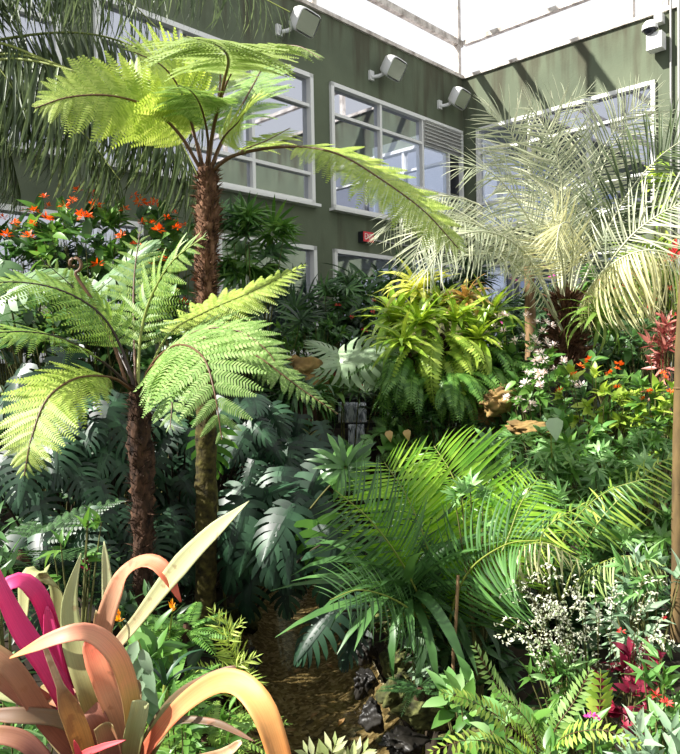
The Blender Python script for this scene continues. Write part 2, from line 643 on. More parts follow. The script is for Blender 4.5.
def t_palmate(k=7, span=110, w=.2, shape='lance', droop=.25, var=.3, cup=.1, n=3):
    out = []
    for i in range(k):
        a = math.radians(-span + 2 * span * i / max(1, k - 1))
        l = 1 - var * abs(a) / math.radians(span)
        out.append(xf(t_simple(w, n, .2, droop, shape), a, l, (0, 0, .0015 * i), random.uniform(-.05, .2) + cup))
    return join(out)


def t_monstera(k=8, w=.85, droop=.25, slit=.62, jag=0., seed=0):
    """split leaf: a heart-shaped blade whose sides are cut into curving lobes"""
    r = random.Random(seed)
    out = []
    for sg in (-1, 1):
        for j in range(k):
            u = j / (k - 1)
            y0 = .16 + .74 * u
            ang = math.radians(118 - 92 * u ** .9)
            L = w / 2 * np.interp(u, [0, .25, .5, .75, 1], [.86, 1.05, .98, .74, .42]) * r.uniform(.93, 1.07)
            sp = .74 / (k - 1) * np.interp(u, [0, .3, 1], [1.35, 1.15, .75])
            m = 6
            V = []
            for i in range(m):
                q = i / (m - 1)
                a2 = ang - .35 * q * q
                px = math.sin(a2) * L * q
                py = math.cos(a2) * L * q
                wd = sp * np.interp(q, [0, slit - .25, slit, .88, 1], [1.02, .95, .66, .48, .06]) * (1 + q * .4)
                if jag:
                    wd *= 1 + jag * (1 if i % 2 else -1)
                # lobe cross direction is square to its run
                cx, cy = math.cos(ang - .7 * q), -math.sin(ang - .7 * q)
                z = -.45 * droop * (q * L * 2) ** 2 - droop * .35 * (y0 + py - .3) ** 2 + .05 * L
                for e in (-1, 1):
                    V.append((sg * (px + cx * wd * e * .5 * 1), y0 + py + cy * wd * e * .5, z - .012 * abs(e) * (q > .1)))
            Fc = [(2 * i, 2 * i + 1, 2 * i + 3, 2 * i + 2) for i in range(m - 1)]
            out.append((np.array(V), np.array(Fc)))
    # centre web and tip
    ys = np.linspace(.06, 1.02, 7)
    hw = w * np.array([.04, .07, .08, .08, .07, .05, .01])
    V = []
    for y, h in zip(ys, hw):
        z = -droop * .35 * (y - .3) ** 2 + .02
        V += [(-h, y, z - .01), (0, y, z), (h, y, z - .01)]
    Fc = []
    for i in range(6):
        b = 3 * i
        Fc += [(b, b + 1, b + 4, b + 3), (b + 1, b + 2, b + 5, b + 4)]
    out.append((np.array(V), np.array(Fc)))
    return join(out)


def bend(T, arc):
    V, Fc = T
    V = V.copy()
    y, z = V[:, 1].copy(), V[:, 2].copy()
    V[:, 1] = np.sin(arc * y) / arc + z * np.sin(arc * y)
    V[:, 2] = -(1 - np.cos(arc * y)) / arc + z * np.cos(arc * y)
    return V, Fc


TL = {
    'ovate': [t_simple(.5, 4, .25, d, 'ovate') for d in (.1, .3, .45)],
    'glossy': [t_simple(.42, 4, .3, d, 'ovate') for d in (.05, .25, .5)],
    'lance': [t_simple(.26, 4, .3, d, 'lance') for d in (.1, .3, .5)],
    'small': [t_simple(.5, 2, .25, d, 'ovate') for d in (.1, .3)],
    'heart': [t_simple(.8, 5, .15, d, 'heart') for d in (.15, .4)],
    'strap': [t_simple(.09, 6, .5, 0, 'strap', a) for a in (.7, 1.3, 1.9, 2.3)],
    'strapw': [t_simple(.15, 6, .35, 0, 'strap', a) for a in (.5, 1.0, 1.5, 1.9)],
    'grass': [t_simple(.035, 5, .3, 0, 'strap', a) for a in (.8, 1.5, 2.2)],
    'cassava': [t_palmate(7, 120, .24, 'lance', .3, .35) for _ in range(3)],
    'cassava5': [t_palmate(5, 85, .3, 'lance', .25, .3) for _ in range(2)],
    'rhapis': [t_palmate(9, 100, .13, 'strap', .35, .2, .1) for _ in range(3)],
    'sword': [bend(t_pinnate(20, .15, .42, 0), a) for a in (.7, 1.3, 1.9, 2.3)],
    'swordfern': [t_pinnate(16, .2, .4, d) for d in (.3, .6)],
    'areca': [t_pinnate(14, .5, .11, d, 50) for d in (.4, .7)],
    'lace': [join([xf(t_comb(7, .25, .1, .7), sg * 1.05, .34 * float(np.interp(y, [0, .3, 1], [.7, 1, .25])), (0, y, -.35 * y * y), .1) for y in np.linspace(.1, .93, 10) for sg in (-1, 1)])],
    'mon': [t_monstera(8, .85, d, .55, 0, i) for i, d in enumerate((.3, .5, .7))],
    'mon_few': [t_monstera(9, .9, d, .42, .12, i) for i, d in enumerate((.4, .6))],
    'twigleaf': [t_simple(.45, 2, .2, .1, 'ovate')],
    'bigpinnate': [t_pinnate(5, .55, .5, .2, 65, t_simple(.5, 3, .2, .25, 'ovate'))],
}
COMB = [t_comb(18, .2, d) for d in (.1, .2, .32)]
COMBN = [t_comb(16, .13, d) for d in (.1, .25, .4)]
COMBD = [t_comb(16, .17, d) for d in (.5, .8)]
AREA = {'ovate': .3, 'glossy': .25, 'lance': .15, 'small': .3, 'heart': .5, 'strap': .07, 'strapw': .1, 'grass': .03, 'cassava': .55, 'cassava5': .5,
        'rhapis': .5, 'sword': .14, 'swordfern': .2, 'areca': .25, 'lace': .3, 'mon': .55, 'mon_few': .5, 'twigleaf': .3, 'bigpinnate': .5}

# ------------------------------------------------------------------ ground and stream
CH = np.array([(-.05, 1.5, .42), (-.15, 3.6, .5), (-.40, 5.8, .42), (-.25, 7.6, .4), (.13, 9.0, .45), (.2, 12, .3)])
WATER_Z = -.5


def channel(x, y):
    cx = np.interp(y, CH[:, 1], CH[:, 0])
    hw = np.interp(y, CH[:, 1], CH[:, 2])
    return np.abs(x - cx) / hw


def ground(x, y):
    x, y = np.asarray(x, float), np.asarray(y, float)
    b = np.interp(y, [-2, 1.0, 2.2, 6, 8.5, 9.3, 13, 18], [-.02, -.02, -.15, -.15, .1, .5, .7, .8])
    b = b + .05 * np.sin(2.1 * x + 1.3 * y) + .04 * np.sin(3.7 * x - 2.2 * y) + np.where(x > 0, .08, 0)
    q = channel(x, y)
    low = np.interp(y, [0, 7.8, 8.2, 9.0, 9.2, 18], [-.75, -.75, -.2, .1, .7, .8])
    t = np.clip((q - .85) / .6, 0, 1)
    t = t * t * (3 - 2 * t)
    t = np.where(y < 1.4, 1, t)
    return b * t + np.minimum(low, b) * (1 - t)


def grid_mesh(fx, x0, x1, y0, y1, st):
    xs, ys = np.arange(x0, x1 + st / 2, st), np.arange(y0, y1 + st / 2, st)
    gx, gy = np.meshgrid(xs, ys)
    V = np.stack([gx, gy, fx(gx, gy)], -1).reshape(-1, 3)
    nx = len(xs)
    i, j = np.meshgrid(np.arange(len(ys) - 1), np.arange(nx - 1), indexing='ij')
    b = (i * nx + j).ravel()
    return V, np.stack([b, b + 1, b + nx + 1, b + nx], 1)


mb = MB()
mb.add(*grid_mesh(ground, -9, 10, -3, 17.5, .12))
tag(mb.build('floor', 'soil'), kind='structure')

# gravel bed under the clear water
mb = MB()
ys = np.linspace(1.5, 8.0, 50)
cx, hw = np.interp(ys, CH[:, 1], CH[:, 0]), np.interp(ys, CH[:, 1], CH[:, 2]) * 1.02
V = []
for y, c, h in zip(ys, cx, hw):
    for u in np.linspace(-1, 1, 11):
        V.append((c + u * h, y, -.66 + .16 * abs(u) ** 3 + .012 * math.sin(9 * y + 5 * u) + .01 * math.sin(23 * y * u)))
Fc = [(i * 11 + j, i * 11 + j + 1, i * 11 + j + 12, i * 11 + j + 11) for i in range(49) for j in range(10)]
mb.add(V, Fc)
tag(mb.build('trim_stream_bed', 'bed'), kind='structure')
mb = MB()
V = []
for y, c, h in zip(ys, cx, hw):
    for u in np.linspace(-1.12, 1.12, 7):
        V.append((c + u * h, y, WATER_Z))
Fc = [(i * 7 + j, i * 7 + j + 1, i * 7 + j + 8, i * 7 + j + 7) for i in range(49) for j in range(6)]
mb.add(V, Fc)
tag(mb.build('stream_water', 'water'), 'shallow clear stream over brown gravel winding between the mossy banks', 'water')

# ------------------------------------------------------------------ building shell
AZ = .76558
C0 = np.array([2.8831, 16.0, 0])
dL = np.array([math.sin(AZ), math.cos(AZ), 0])
dR = np.array([math.cos(AZ), -math.sin(AZ), 0])
nL, nR = dR, -dL          # wall normals into the court
TOP, WT, WB, LO, TR, RAIL = 7.70, 6.52, 4.24, 3.51, 5.97, 8.53


def wl(t, z, out=0.):     # point on the longer wall, t<0 comes towards the viewer
    return C0 + dL * t + nL * out + Z * z


def wr(t, z, out=0.):
    return C0 + dR * t + nR * out + Z * z


def wall_with_holes(name, fn, t0, t1, z0, z1, holes, ax, nv, thick=.22):
    """stucco wall around window openings: piers and bands as one wall"""
    ts = sorted({t0, t1, *[h[0] for h in holes], *[h[1] for h in holes]})
    zs = sorted({z0, z1, *[h[2] for h in holes], *[h[3] for h in holes]})
    m_ = MB()
    for a, b in zip(ts[:-1], ts[1:]):
        for c, d in zip(zs[:-1], zs[1:]):
            tm, zm = (a + b) / 2, (c + d) / 2
            if any(h[0] < tm < h[1] and h[2] < zm < h[3] for h in holes):
                continue
            box(m_, fn(tm, zm, -thick / 2), ax, nv, Z, b - a, thick, d - c)
    return tag(m_.build(name, 'wall', smooth=False), kind='structure')


HL = [(-13.2, -9.32, WB, WT), (-8.84, -4.76, WB, WT), (-4.31, -.10, WB, WT),
      (-13.2, -8.2, 1.6, LO), (-6.9, -4.75, 1.6, LO), (-4.30, -2.2, 1.6, LO), (-1.95, -.16, 1.6, LO)]
HR = [(.36, 4.2, WB, WT), (.32, 2.2, 1.6, LO), (2.6, 4.2, 1.6, LO)]
wall_with_holes('wall_left', wl, -14.5, .22, -.2, TOP, HL, dL, nL)
wall_with_holes('wall_right', wr, 0, 9.5, -.2, TOP, HR, dR, nR)

win_no = [0]


def window(fn, ax, nv, h, mull, trans, fw=.075, extra=None):
    win_no[0] += 1
    t0, t1, z0, z1 = h
    root = bpy.data.objects.new('window_%d' % win_no[0], None)
    col.objects.link(root)
    o = fn((t0 + t1) / 2, z0)
    root.location = o
    root['_o'] = [float(a) for a in o]
    tag(root, kind='structure')
    m_ = MB()
    for z in (z0, z1):
        box(m_, fn((t0 + t1) / 2, z + (fw / 2 if z == z0 else -fw / 2), .0), ax, nv, Z, t1 - t0, .12, fw)
    for t in (t0, t1):
        box(m_, fn(t + (fw / 2 if t == t0 else -fw / 2), (z0 + z1) / 2, .0), ax, nv, Z, fw, .12, z1 - z0)
    m_.build('window_frame', 'frame', root, smooth=False)
    for t in mull:
        pass
        q = MB()
        box(q, fn(t, (z0 + z1) / 2, -.01), ax, nv, Z, .06, .08, z1 - z0 - 2 * fw)
        q.build('mullion', 'frame', root, smooth=False)
    for z in trans:
        q = MB()
        box(q, fn((t0 + t1) / 2, z, -.012), ax, nv, Z, t1 - t0 - 2 * fw, .07, .055)
        q.build('transom', 'frame', root, smooth=False)
    q = MB()
    box(q, fn((t0 + t1) / 2, z0 - .02, .05), ax, nv, Z, t1 - t0 + .1, .2, .05)
    q.build('window_sill', 'frame', root, smooth=False)
    q = MB()
    a, b, c, d = fn(t0 + fw, z0 + fw, -.05), fn(t1 - fw, z0 + fw, -.05), fn(t1 - fw, z1 - fw, -.05), fn(t0 + fw, z1 - fw, -.05)
    q.add([a, b, c, d], [(0, 1, 2, 3)])
    q.build('pane', 'glass', root, smooth=False)
    return root


window(wl, dL, nL, HL[0], [-10.6, -11.9], [TR, 5.0])
window(wl, dL, nL, HL[1], [-7.47, -6.12], [TR, 4.78])
wC = window(wl, dL, nL, HL[2], [-2.9, -1.55], [TR, 5.02])
for h in HL[3:]:
    window(wl, dL, nL, h, [(h[0] + h[1]) / 2] if h[1] - h[0] > 2.2 else [], [])
window(wr, dR, nR, HR[0], [1.63, 2.91], [TR, 4.85])
for h in HR[1:]:
    window(wr, dR, nR, h, [], [])
# louvred vent set in the last bay of the long window
q = MB()
box(q, wl(-.82, 6.24, .02), dL, nL, Z, 1.42, .05, .56)
lv = q.build('louver_panel', 'steel', wC, smooth=False)
for k in range(7):
    q = MB()
    box(q, wl(-.82, 6.02 + k * .075, .06), dL, nrm(nL + Z * -.6), nrm(Z + nL * .6), 1.36, .07, .012)
    q.build('louver', 'frame', wC, smooth=False)
q = MB()
box(q, wl(-.36, 5.2, -.03), dL, nL, Z, .42, .02, 1.7)
q.build('casement_dark_sheet', 'dark_plastic', wC, smooth=False)  # dark sheet standing in for the unlit gap of the open window
q = MB()
box(q, wl(-.6, 5.2, -.01), dL, nL, Z, .05, .07, 1.7)
q.build('casement_frame', 'frame', wC, smooth=False)
# rooms behind the glass
q = MB()
box(q, wl(-7, 4.4, -3.2), dL, nL, Z, 15, .1, 7)
box(q, wl(-7, 3.85, -1.8), dL, nL, Z, 15, 2.9, .15)
box(q, wl(-7, 7.0, -1.8), dL, nL, Z, 15, 2.9, .1)
tag(q.build('wall_inner_rooms', 'room', smooth=False), kind='structure')
q = MB()
box(q, wr(4.2, 4.4, -3.2), dR, nR, Z, 10, .1, 7)
box(q, wr(4.2, 3.85, -1.8), dR, nR, Z, 10, 2.9, .15)
box(q, wr(4.2, 7.0, -1.8), dR, nR, Z, 10, 2.9, .1)
tag(q.build('wall_inner_hall', 'room', smooth=False), kind='structure')

# coping and the glazed clerestory above the walls
tn = [0]


def trim(m_, mat, sm=False):
    tn[0] += 1
    return tag(m_.build('trim_%d' % tn[0], mat, smooth=sm), kind='structure')


q = MB()
box(q, wl(-7.2, TOP + .03, -.1), dL, nL, Z, 14.8, .3, .07)
trim(q, 'rail')
q = MB()
box(q, wr(4.8, TOP + .03, -.1), dR, nR, Z, 9.6, .3, .07)
trim(q, 'rail')
for z in (RAIL, 10.0, 12.2):
    q = MB()
    box(q, wl(-7.2, z, -.1), dL, nL, Z, 14.6, .12, .13)
    trim(q, 'rail')
    q = MB()
    box(q, wr(4.8, z, -.1), dR, nR, Z, 9.6, .12, .1)
    trim(q, 'rail')
for t in (-.05, -4.6, -9.2, -13.8):
    q = MB()
    box(q, wl(t, 10, -.1), dL, nL, Z, .11, .12, 4.6)
    trim(q, 'rail')
for t in (3.72, 4.35, 8.8):
    q = MB()
    box(q, wr(t, 10, -.1), dR, nR, Z, .1, .12, 4.6)
    trim(q, 'rail')
q = MB()
q.add([wl(-14.4, TOP, -.1), wl(0, TOP, -.1), wl(0, 12.2, -.1), wl(-14.4, 12.2, -.1)], [(0, 1, 2, 3)])
tag(q.build('window_clerestory_left', 'clear', smooth=False), kind='structure')
q = MB()
q.add([wr(0, TOP, -.1), wr(9.4, TOP, -.1), wr(9.4, 12.2, -.1), wr(0, 12.2, -.1)], [(0, 1, 2, 3)])
tag(q.build('window_clerestory_right', 'clear', smooth=False), kind='structure')

# ------------------------------------------------------------------ fixtures on the walls


def floodlight(px, py, label, t, z):
    root = thing('floodlight', label, 'lamp', wl(t, z, 0), 'floodlights on the long wall')
    q_ = MB()
    box(q_, wl(t - .22, z - .07, .03), dL, nL, Z, .12, .05, .18)
    q_.build('wall_bracket', 'white_plastic', root, smooth=False)
    q_ = MB()
    tubes(q_, cr([wl(t - .22, z - .1, .05), wl(t - .12, z - .08, .16), wl(t + .0, z + .02, .24)], 6), .035, 8)
    q_.build('arm', 'white_plastic', root)
    fw = nrm(nL * .85 - Z * .55 + dL * .12)
    rt = nrm(np.cross(fw, Z))
    up = np.cross(rt, fw)
    c = wl(t + .08, z + .08, .32)
    q_ = MB()
    hw, hh = .27, .2
    rings = [(-.13, .55), (-.11, .8), (0, .97), (.1, 1.0), (.12, .93)]
    V_ = []
    ns = 20
    for (dz_, s_) in rings:
        for k in range(ns):
            a = 2 * math.pi * k / ns
            ca, sa = math.cos(a), math.sin(a)
            e = .35
            V_.append(c + fw * dz_ + rt * hw * s_ * math.copysign(abs(ca) ** e, ca) + up * hh * s_ * math.copysign(abs(sa) ** e, sa))
    F_ = [(i * ns + k, i * ns + (k + 1) % ns, (i + 1) * ns + (k + 1) % ns, (i + 1) * ns + k) for i in range(4) for k in range(ns)]
    # back face
    for k in range(ns // 2 - 1):
        F_.append((k, k + 1, ns - 2 - k, ns - 1 - k))
    q_.add(V_, F_)
    hd = q_.build('lamp_head', 'white_plastic', root)
    q_ = MB()
    box(q_, c + fw * .1, rt, up, fw, hw * 1.72, hh * 1.6, .02)
    q_.build('lens', 'lens', hd, smooth=False)


floodlight(288, 33, 'white floodlight on the green wall, partly behind the tree fern crown', -5.3, 7.12)
floodlight(378, 78, 'white floodlight on the green wall, middle one of the three', -2.95, 7.0)
floodlight(447, 107, 'white floodlight on the green wall nearest the building corner above the louvers', -.72, 6.98)

# exit sign and its conduit
root = thing('exit_sign', 'small red and white exit sign on the green wall between two rows of windows', 'sign', wl(-3.45, 3.8, 0))
q = MB()
box(q, wl(-3.45, 3.8, .07), dL, nL, Z, .30, .12, .2)
q.build('sign_box', 'dark_plastic', root, smooth=False)
q = MB()
box(q, wl(-3.45, 3.8, .135), dL, nL, Z, .29, .012, .19)
q.build('sign_face', 'red_sign', root, smooth=False)
cu = bpy.data.curves.new('lettering', 'FONT')
cu.body = 'EXIT'
cu.size = .15
cu.extrude = .003
cu.align_x = 'CENTER'
cu.align_y = 'CENTER'
to = bpy.data.objects.new('lettering_text', cu)
col.objects.link(to)
dg = bpy.context.evaluated_depsgraph_get()
me = bpy.data.meshes.new_from_object(to.evaluated_get(dg))
bpy.data.objects.remove(to)
to = bpy.data.objects.new('lettering', me)
col.objects.link(to)
me.materials.clear()
me.materials.append(MT['sign_white'])
to.parent = root
rm = Matrix((dL, Z, nL)).transposed().to_4x4() @ Matrix.Diagonal((.8, 1.05, 1, 1))
rm.translation = Vector(wl(-3.45, 3.8, .145) - np.array(root['_o']))
to.matrix_local = rm
q = MB()
tubes(q, np.array([wl(-3.28, 3.78, .03), wl(-2, 3.77, .03), wl(-.1, 3.76, .03)]), .018, 8)
tag(q.build('conduit', 'steel'), 'thin grey conduit running along the wall from the exit sign to the corner', 'pipe')
# dome camera, speaker box and pipes at the right end
cpos = wr(4.27, 7.5, .0)
root = thing('security_camera', 'white dome security camera under the coping of the sunlit wall', 'camera', cpos)
q = MB()
box(q, wr(4.3, 7.56, .09), dR, nR, Z, .14, .16, .16)
q.build('mount', 'white_plastic', root, smooth=False)
q = MB()


def revolve(q_, c, prof, ns=16, ax=(X, Y, Z), mi=0):
    V_ = [c + ax[0] * r * math.cos(2 * math.pi * k / ns) + ax[1] * r * math.sin(2 * math.pi * k / ns) + ax[2] * h for (r, h) in prof for k in range(ns)]
    q_.add(V_, [(i * ns + k, i * ns + (k + 1) % ns, (i + 1) * ns + (k + 1) % ns, (i + 1) * ns + k) for i in range(len(prof) - 1) for k in range(ns)], mi)


revolve(q, wr(4.2, 7.4, .28), [(.005, .1), (.08, .09), (.13, .03), (.14, -.06)])
q.build('housing', 'white_plastic', root)
q = MB()
revolve(q, wr(4.2, 7.4, .28), [(.11, -.06), (.1, -.1), (.06, -.14), (.005, -.155)])
q.build('dome', 'dark_plastic', root)
root = thing('speaker_box', 'square white box fixed to the sunlit wall below the dome camera', 'box', wr(4.27, 7.13, .01))
q = MB()
box(q, wr(4.27, 7.13, .18), dR, nR, Z, .27, .22, .29)
q.build('housing', 'white_plastic', root, smooth=False)
q = MB()
box(q, wr(4.27, 7.13, .04), dR, nR, Z, .16, .08, .2)
q.build('back_plate', 'steel', root, smooth=False)
for t, lab in ((4.48, 'tall thin grey pipe up the sunlit wall beside the white box'), (4.62, 'second thin pipe up the sunlit wall, farther from the white box')):
    q = MB()
    tubes(q, np.array([wr(t, .6, .05), wr(t, 4, .05), wr(t, 8.6, .05)]), .022 if t < 4.5 else .03, 8)
    tag(q.build('pipe', 'steel'), lab, 'pipe')
# ------------------------------------------------------------------ plant builders


def gz(x, y):
    return float(ground(x, y))


def rdir(n):
    v = rng.normal(size=(n, 3))
    return nrm(v)


def frond(parent, pts, L, n, tmpl=None, mat='fern_lime', rmat='rach', up=(0, -.5, .85), ang=62, s0=.15, prof='fern', rad=.008, down=.0, name='frond',
          tipfold=.5, jit=.06, vee=.0, both=True):
    tmpl = tmpl or COMB
    c = cr(pts, 60)
    T = nrm(np.gradient(c, axis=0))
    s = s0 + (1 - s0) * (np.arange(n) + .5) / n
    idx = s * 59
    pos = np.stack([np.interp(idx, np.arange(60), c[:, k]) for k in range(3)], 1)
    t = nrm(np.stack([np.interp(idx, np.arange(60), T[:, k]) for k in range(3)], 1))
    up = np.asarray(up, float)
    if up.ndim == 2:
        q = s[:, None]
        up = nrm(up[0] * (1 - q) + up[1] * q)
    S = nrm(np.cross(t, np.broadcast_to(up, t.shape)))
    Nn = np.cross(S, t)
    u = (s - s0) / (1 - s0)
    if prof == 'fern':
        pl = np.interp(u, [0, .12, .35, .6, .85, 1], [.45, .8, 1, .85, .45, .08])
    elif prof == 'palm':
        pl = np.interp(u, [0, .15, .5, .85, 1], [.5, .9, 1, .8, .4])
    elif prof == 'cycad':
        pl = np.interp(u, [0, .15, .5, .8, .93, 1], [.5, .85, 1, .85, .55, .2])
    else:
        pl = np.interp(u, [0, .2, .5, .8, 1], prof)
    a0 = np.radians(ang) * np.interp(u, [0, .8, 1], [1.12, .9, tipfold])
    m_ = MB()
    for sg in ((-1, 1) if both else (1,)):
        a = a0 + rng.normal(0, jit, n)
        d = np.cos(a)[:, None] * t + sg * np.sin(a)[:, None] * S + vee * Nn + np.array([0, 0, -down]) + rng.normal(0, jit * .6, (n, 3))
        up2 = Nn + sg * (-vee) * S * .5 + rng.normal(0, jit, (n, 3))
        scatter(m_, tmpl, pos, d, up2, L * pl * rng.uniform(.92, 1.06, n))
    f = m_.build(name, mat, parent)
    m_ = MB()
    tubes(m_, c, np.linspace(rad, rad * .25, 60), 6)
    m_.build('rachis', rmat, f)
    return f


def shrub(name, label, cat, px, py, d, rx, rz, kind='ovate', L=.14, mat='mid', cover=3.2, per=7, smat='twig', group=None, fl=None, base=None, up=(0, -.25, 1), droop=.0,
          ry=None, open_=.5, mat2=None, part='foliage', shell=1.0):
    """leafy bush: stems run from the foot to many twig ends, each twig end carries a whorl of leaves"""
    c = P(px, py, d)
    rx, rz = rx * d / F_PX, rz * d / F_PX
    ry = rx * .8 if ry is None else ry
    bx, by = (c[0], c[1]) if base is None else base
    b = np.array([bx, by, gz(bx, by) - .03])
    root = thing(name, label, cat, b, group)
    nl = int(cover * math.pi * rx * rz / (AREA[kind] * L * L) * 1.0) + 8
    nt_ = max(4, nl // per)
    v = rdir(nt_) * (rng.uniform(0, 1, (nt_, 1)) ** (1 / 3 * shell)) ** 1.0
    tips = c + v * np.array([rx, ry, rz])
    tips[:, 2] = np.maximum(tips[:, 2], ground(tips[:, 0], tips[:, 1]) + .04)
    # stems
    mids = b + (tips - b) * .5
    mids[:, :2] = b[:2] + (tips[:, :2] - b[:2]) * .3
    k = 7
    q = np.linspace(0, 1, k)[None, :, None]
    st = (1 - q) ** 2 * b + 2 * q * (1 - q) * mids[:, None] + q * q * tips[:, None]
    ns = min(nt_, 60)
    m_ = MB()
    hgt = max(.3, c[2] + rz - b[2])
    tubes(m_, st[:ns], np.linspace(.008 * hgt ** .5 + .003, .002, k)[None], 4)
    m_.build('stems', smat, root)
    nx = int(nt_ * .45)
    if nx:
        jj, kk = rng.integers(0, nt_, nx), rng.uniform(.45, .95, nx)
        ex = (1 - kk)[:, None] ** 2 * b + (2 * kk * (1 - kk))[:, None] * mids[jj] + (kk ** 2)[:, None] * tips[jj]
        tips = np.concatenate([tips, ex])
        tips = tips[rng.permutation(len(tips))]
        nt_ = len(tips)
    out_ = nrm((tips - c) / np.array([rx, ry, rz]))
    per_ = per
    for mm, sel in (((mat, slice(None)),) if mat2 is None else ((mat, slice(0, int(nt_ * .6))), (mat2, slice(int(nt_ * .6), None)))):
        tp, ou = tips[sel], out_[sel]
        if not len(tp):
            continue
        n = len(tp)
        ax = nrm(ou * .7 + np.array([0, 0, .6]))
        m2 = MB()
        pos = np.repeat(tp, per_, 0)
        a = rdir(n * per_)
        dd = nrm(a * open_ * 1.6 + np.repeat(ax, per_, 0) * .8 + np.array([0, 0, -droop]))
        back = rng.uniform(0, .6, (n * per_, 1)) * L
        pos = pos - np.repeat(ax, per_, 0) * back
        scatter(m2, TL[kind], pos, dd, np.array(up) + rng.normal(0, .35, (n * per_, 3)), L * rng.uniform(.6, 1.15, n * per_))
        m2.build(part, mm, root)
    if fl:
        for (fk, fm, cnt, size) in fl:
            src = None
            for i in range(cnt):
                vv = nrm(np.array([random.gauss(0, .6), -abs(random.gauss(.6, .5)), random.gauss(.35, .55)]))
                p = c + vv * np.array([rx, ry, rz]) * random.uniform(.95, 1.1)
                if src is None:
                    mm_ = MB()
                    FLW[fk](mm_, p, size)
                    o_ = mm_.build('flower', fm, None, origin=p)
                    o_.parent = root
                    o_.location = p - np.array(root['_o'])
                    src = o_
                else:
                    part_copy(src, root, p, random.uniform(0, 6), random.uniform(.75, 1.2))
    return root


def fl_cluster(m_, p, s):
    d = rdir(14)
    d[:, 2] = np.abs(d[:, 2])
    scatter(m_, t_simple(.4, 2, .2, .2, 'ovate'), np.broadcast_to(p, (14, 3)) + d * s * .15, d, (0, -.5, .8), s * .55)


def fl_star(m_, p, s):
    n = 6
    a = np.arange(n) * 2 * math.pi / n
    d = np.stack([np.cos(a), -.35 * np.ones(n), np.sin(a)], 1)
    scatter(m_, t_simple(.55, 2, .1, .2, 'ovate'), np.broadcast_to(p, (n, 3)), d, (0, -1, .3), s * .5)
    scatter(m_, t_simple(.4, 2, .1, 0, 'ovate'), [p], [(0, -1, .1)], (0, 0, 1), s * .25)


def fl_spike(m_, p, s):
    n = 12
    a = rng.uniform(0, 6.28, n)
    h = np.linspace(0, 1, n)
    d = np.stack([np.cos(a) * (1 - h * .6), np.sin(a) * (1 - h * .6), .6 + h], 1)
    pos = p + np.stack([0 * h, 0 * h, h * s * .5], 1)
    scatter(m_, t_simple(.3, 2, .4, -.1, 'lance'), pos, d, (0, -.5, .3), s * .5)


FLW = {'cluster': fl_cluster, 'star': fl_star, 'spike': fl_spike}


def rosette(name, label, cat, px, py, d, L, n=22, kind='strapw', mat='limebrom', elev=(.1, 1.3), group=None, base=None, root=None, axis=(0, 0, 1), part='foliage', fl=None, w=1.):
    c = P(px, py, d)
    own = root is None
    if own:
        root = thing(name, label, cat, c, group)
    m_ = MB()
    az = np.arange(n) * 2.399 + rng.uniform(0, .4, n)
    el = np.linspace(elev[0], elev[1], n)
    dd = np.stack([np.cos(az) * np.cos(el), np.sin(az) * np.cos(el), np.sin(el)], 1)
    axis = nrm(np.array(axis, float))
    R = np.eye(3)
    if abs(axis[2]) < .999:
        v = np.cross([0, 0, 1], axis)
        s = np.linalg.norm(v)
        R = np.array(Matrix.Rotation(math.asin(min(1, s)), 3, Vector(v / s)))
    dd = dd @ R.T
    scatter(m_, TL[kind], c + dd * L * .03, dd, axis + rng.normal(0, .05, (n, 3)), L * rng.uniform(.75, 1.1, n))
    m_.build(part, mat, root)
    m_ = MB()
    tubes(m_, np.array([c - axis * L * .25, c - axis * L * .1, c + axis * L * .1]), [L * .03, L * .055, L * .03], 8)
    m_.build('stem', 'rach_green', root)
    if fl:
        m_ = MB()
        FLW[fl[0]](m_, c + axis * L * .35, fl[2])
        m_.build('flower', fl[1], root)
    return root


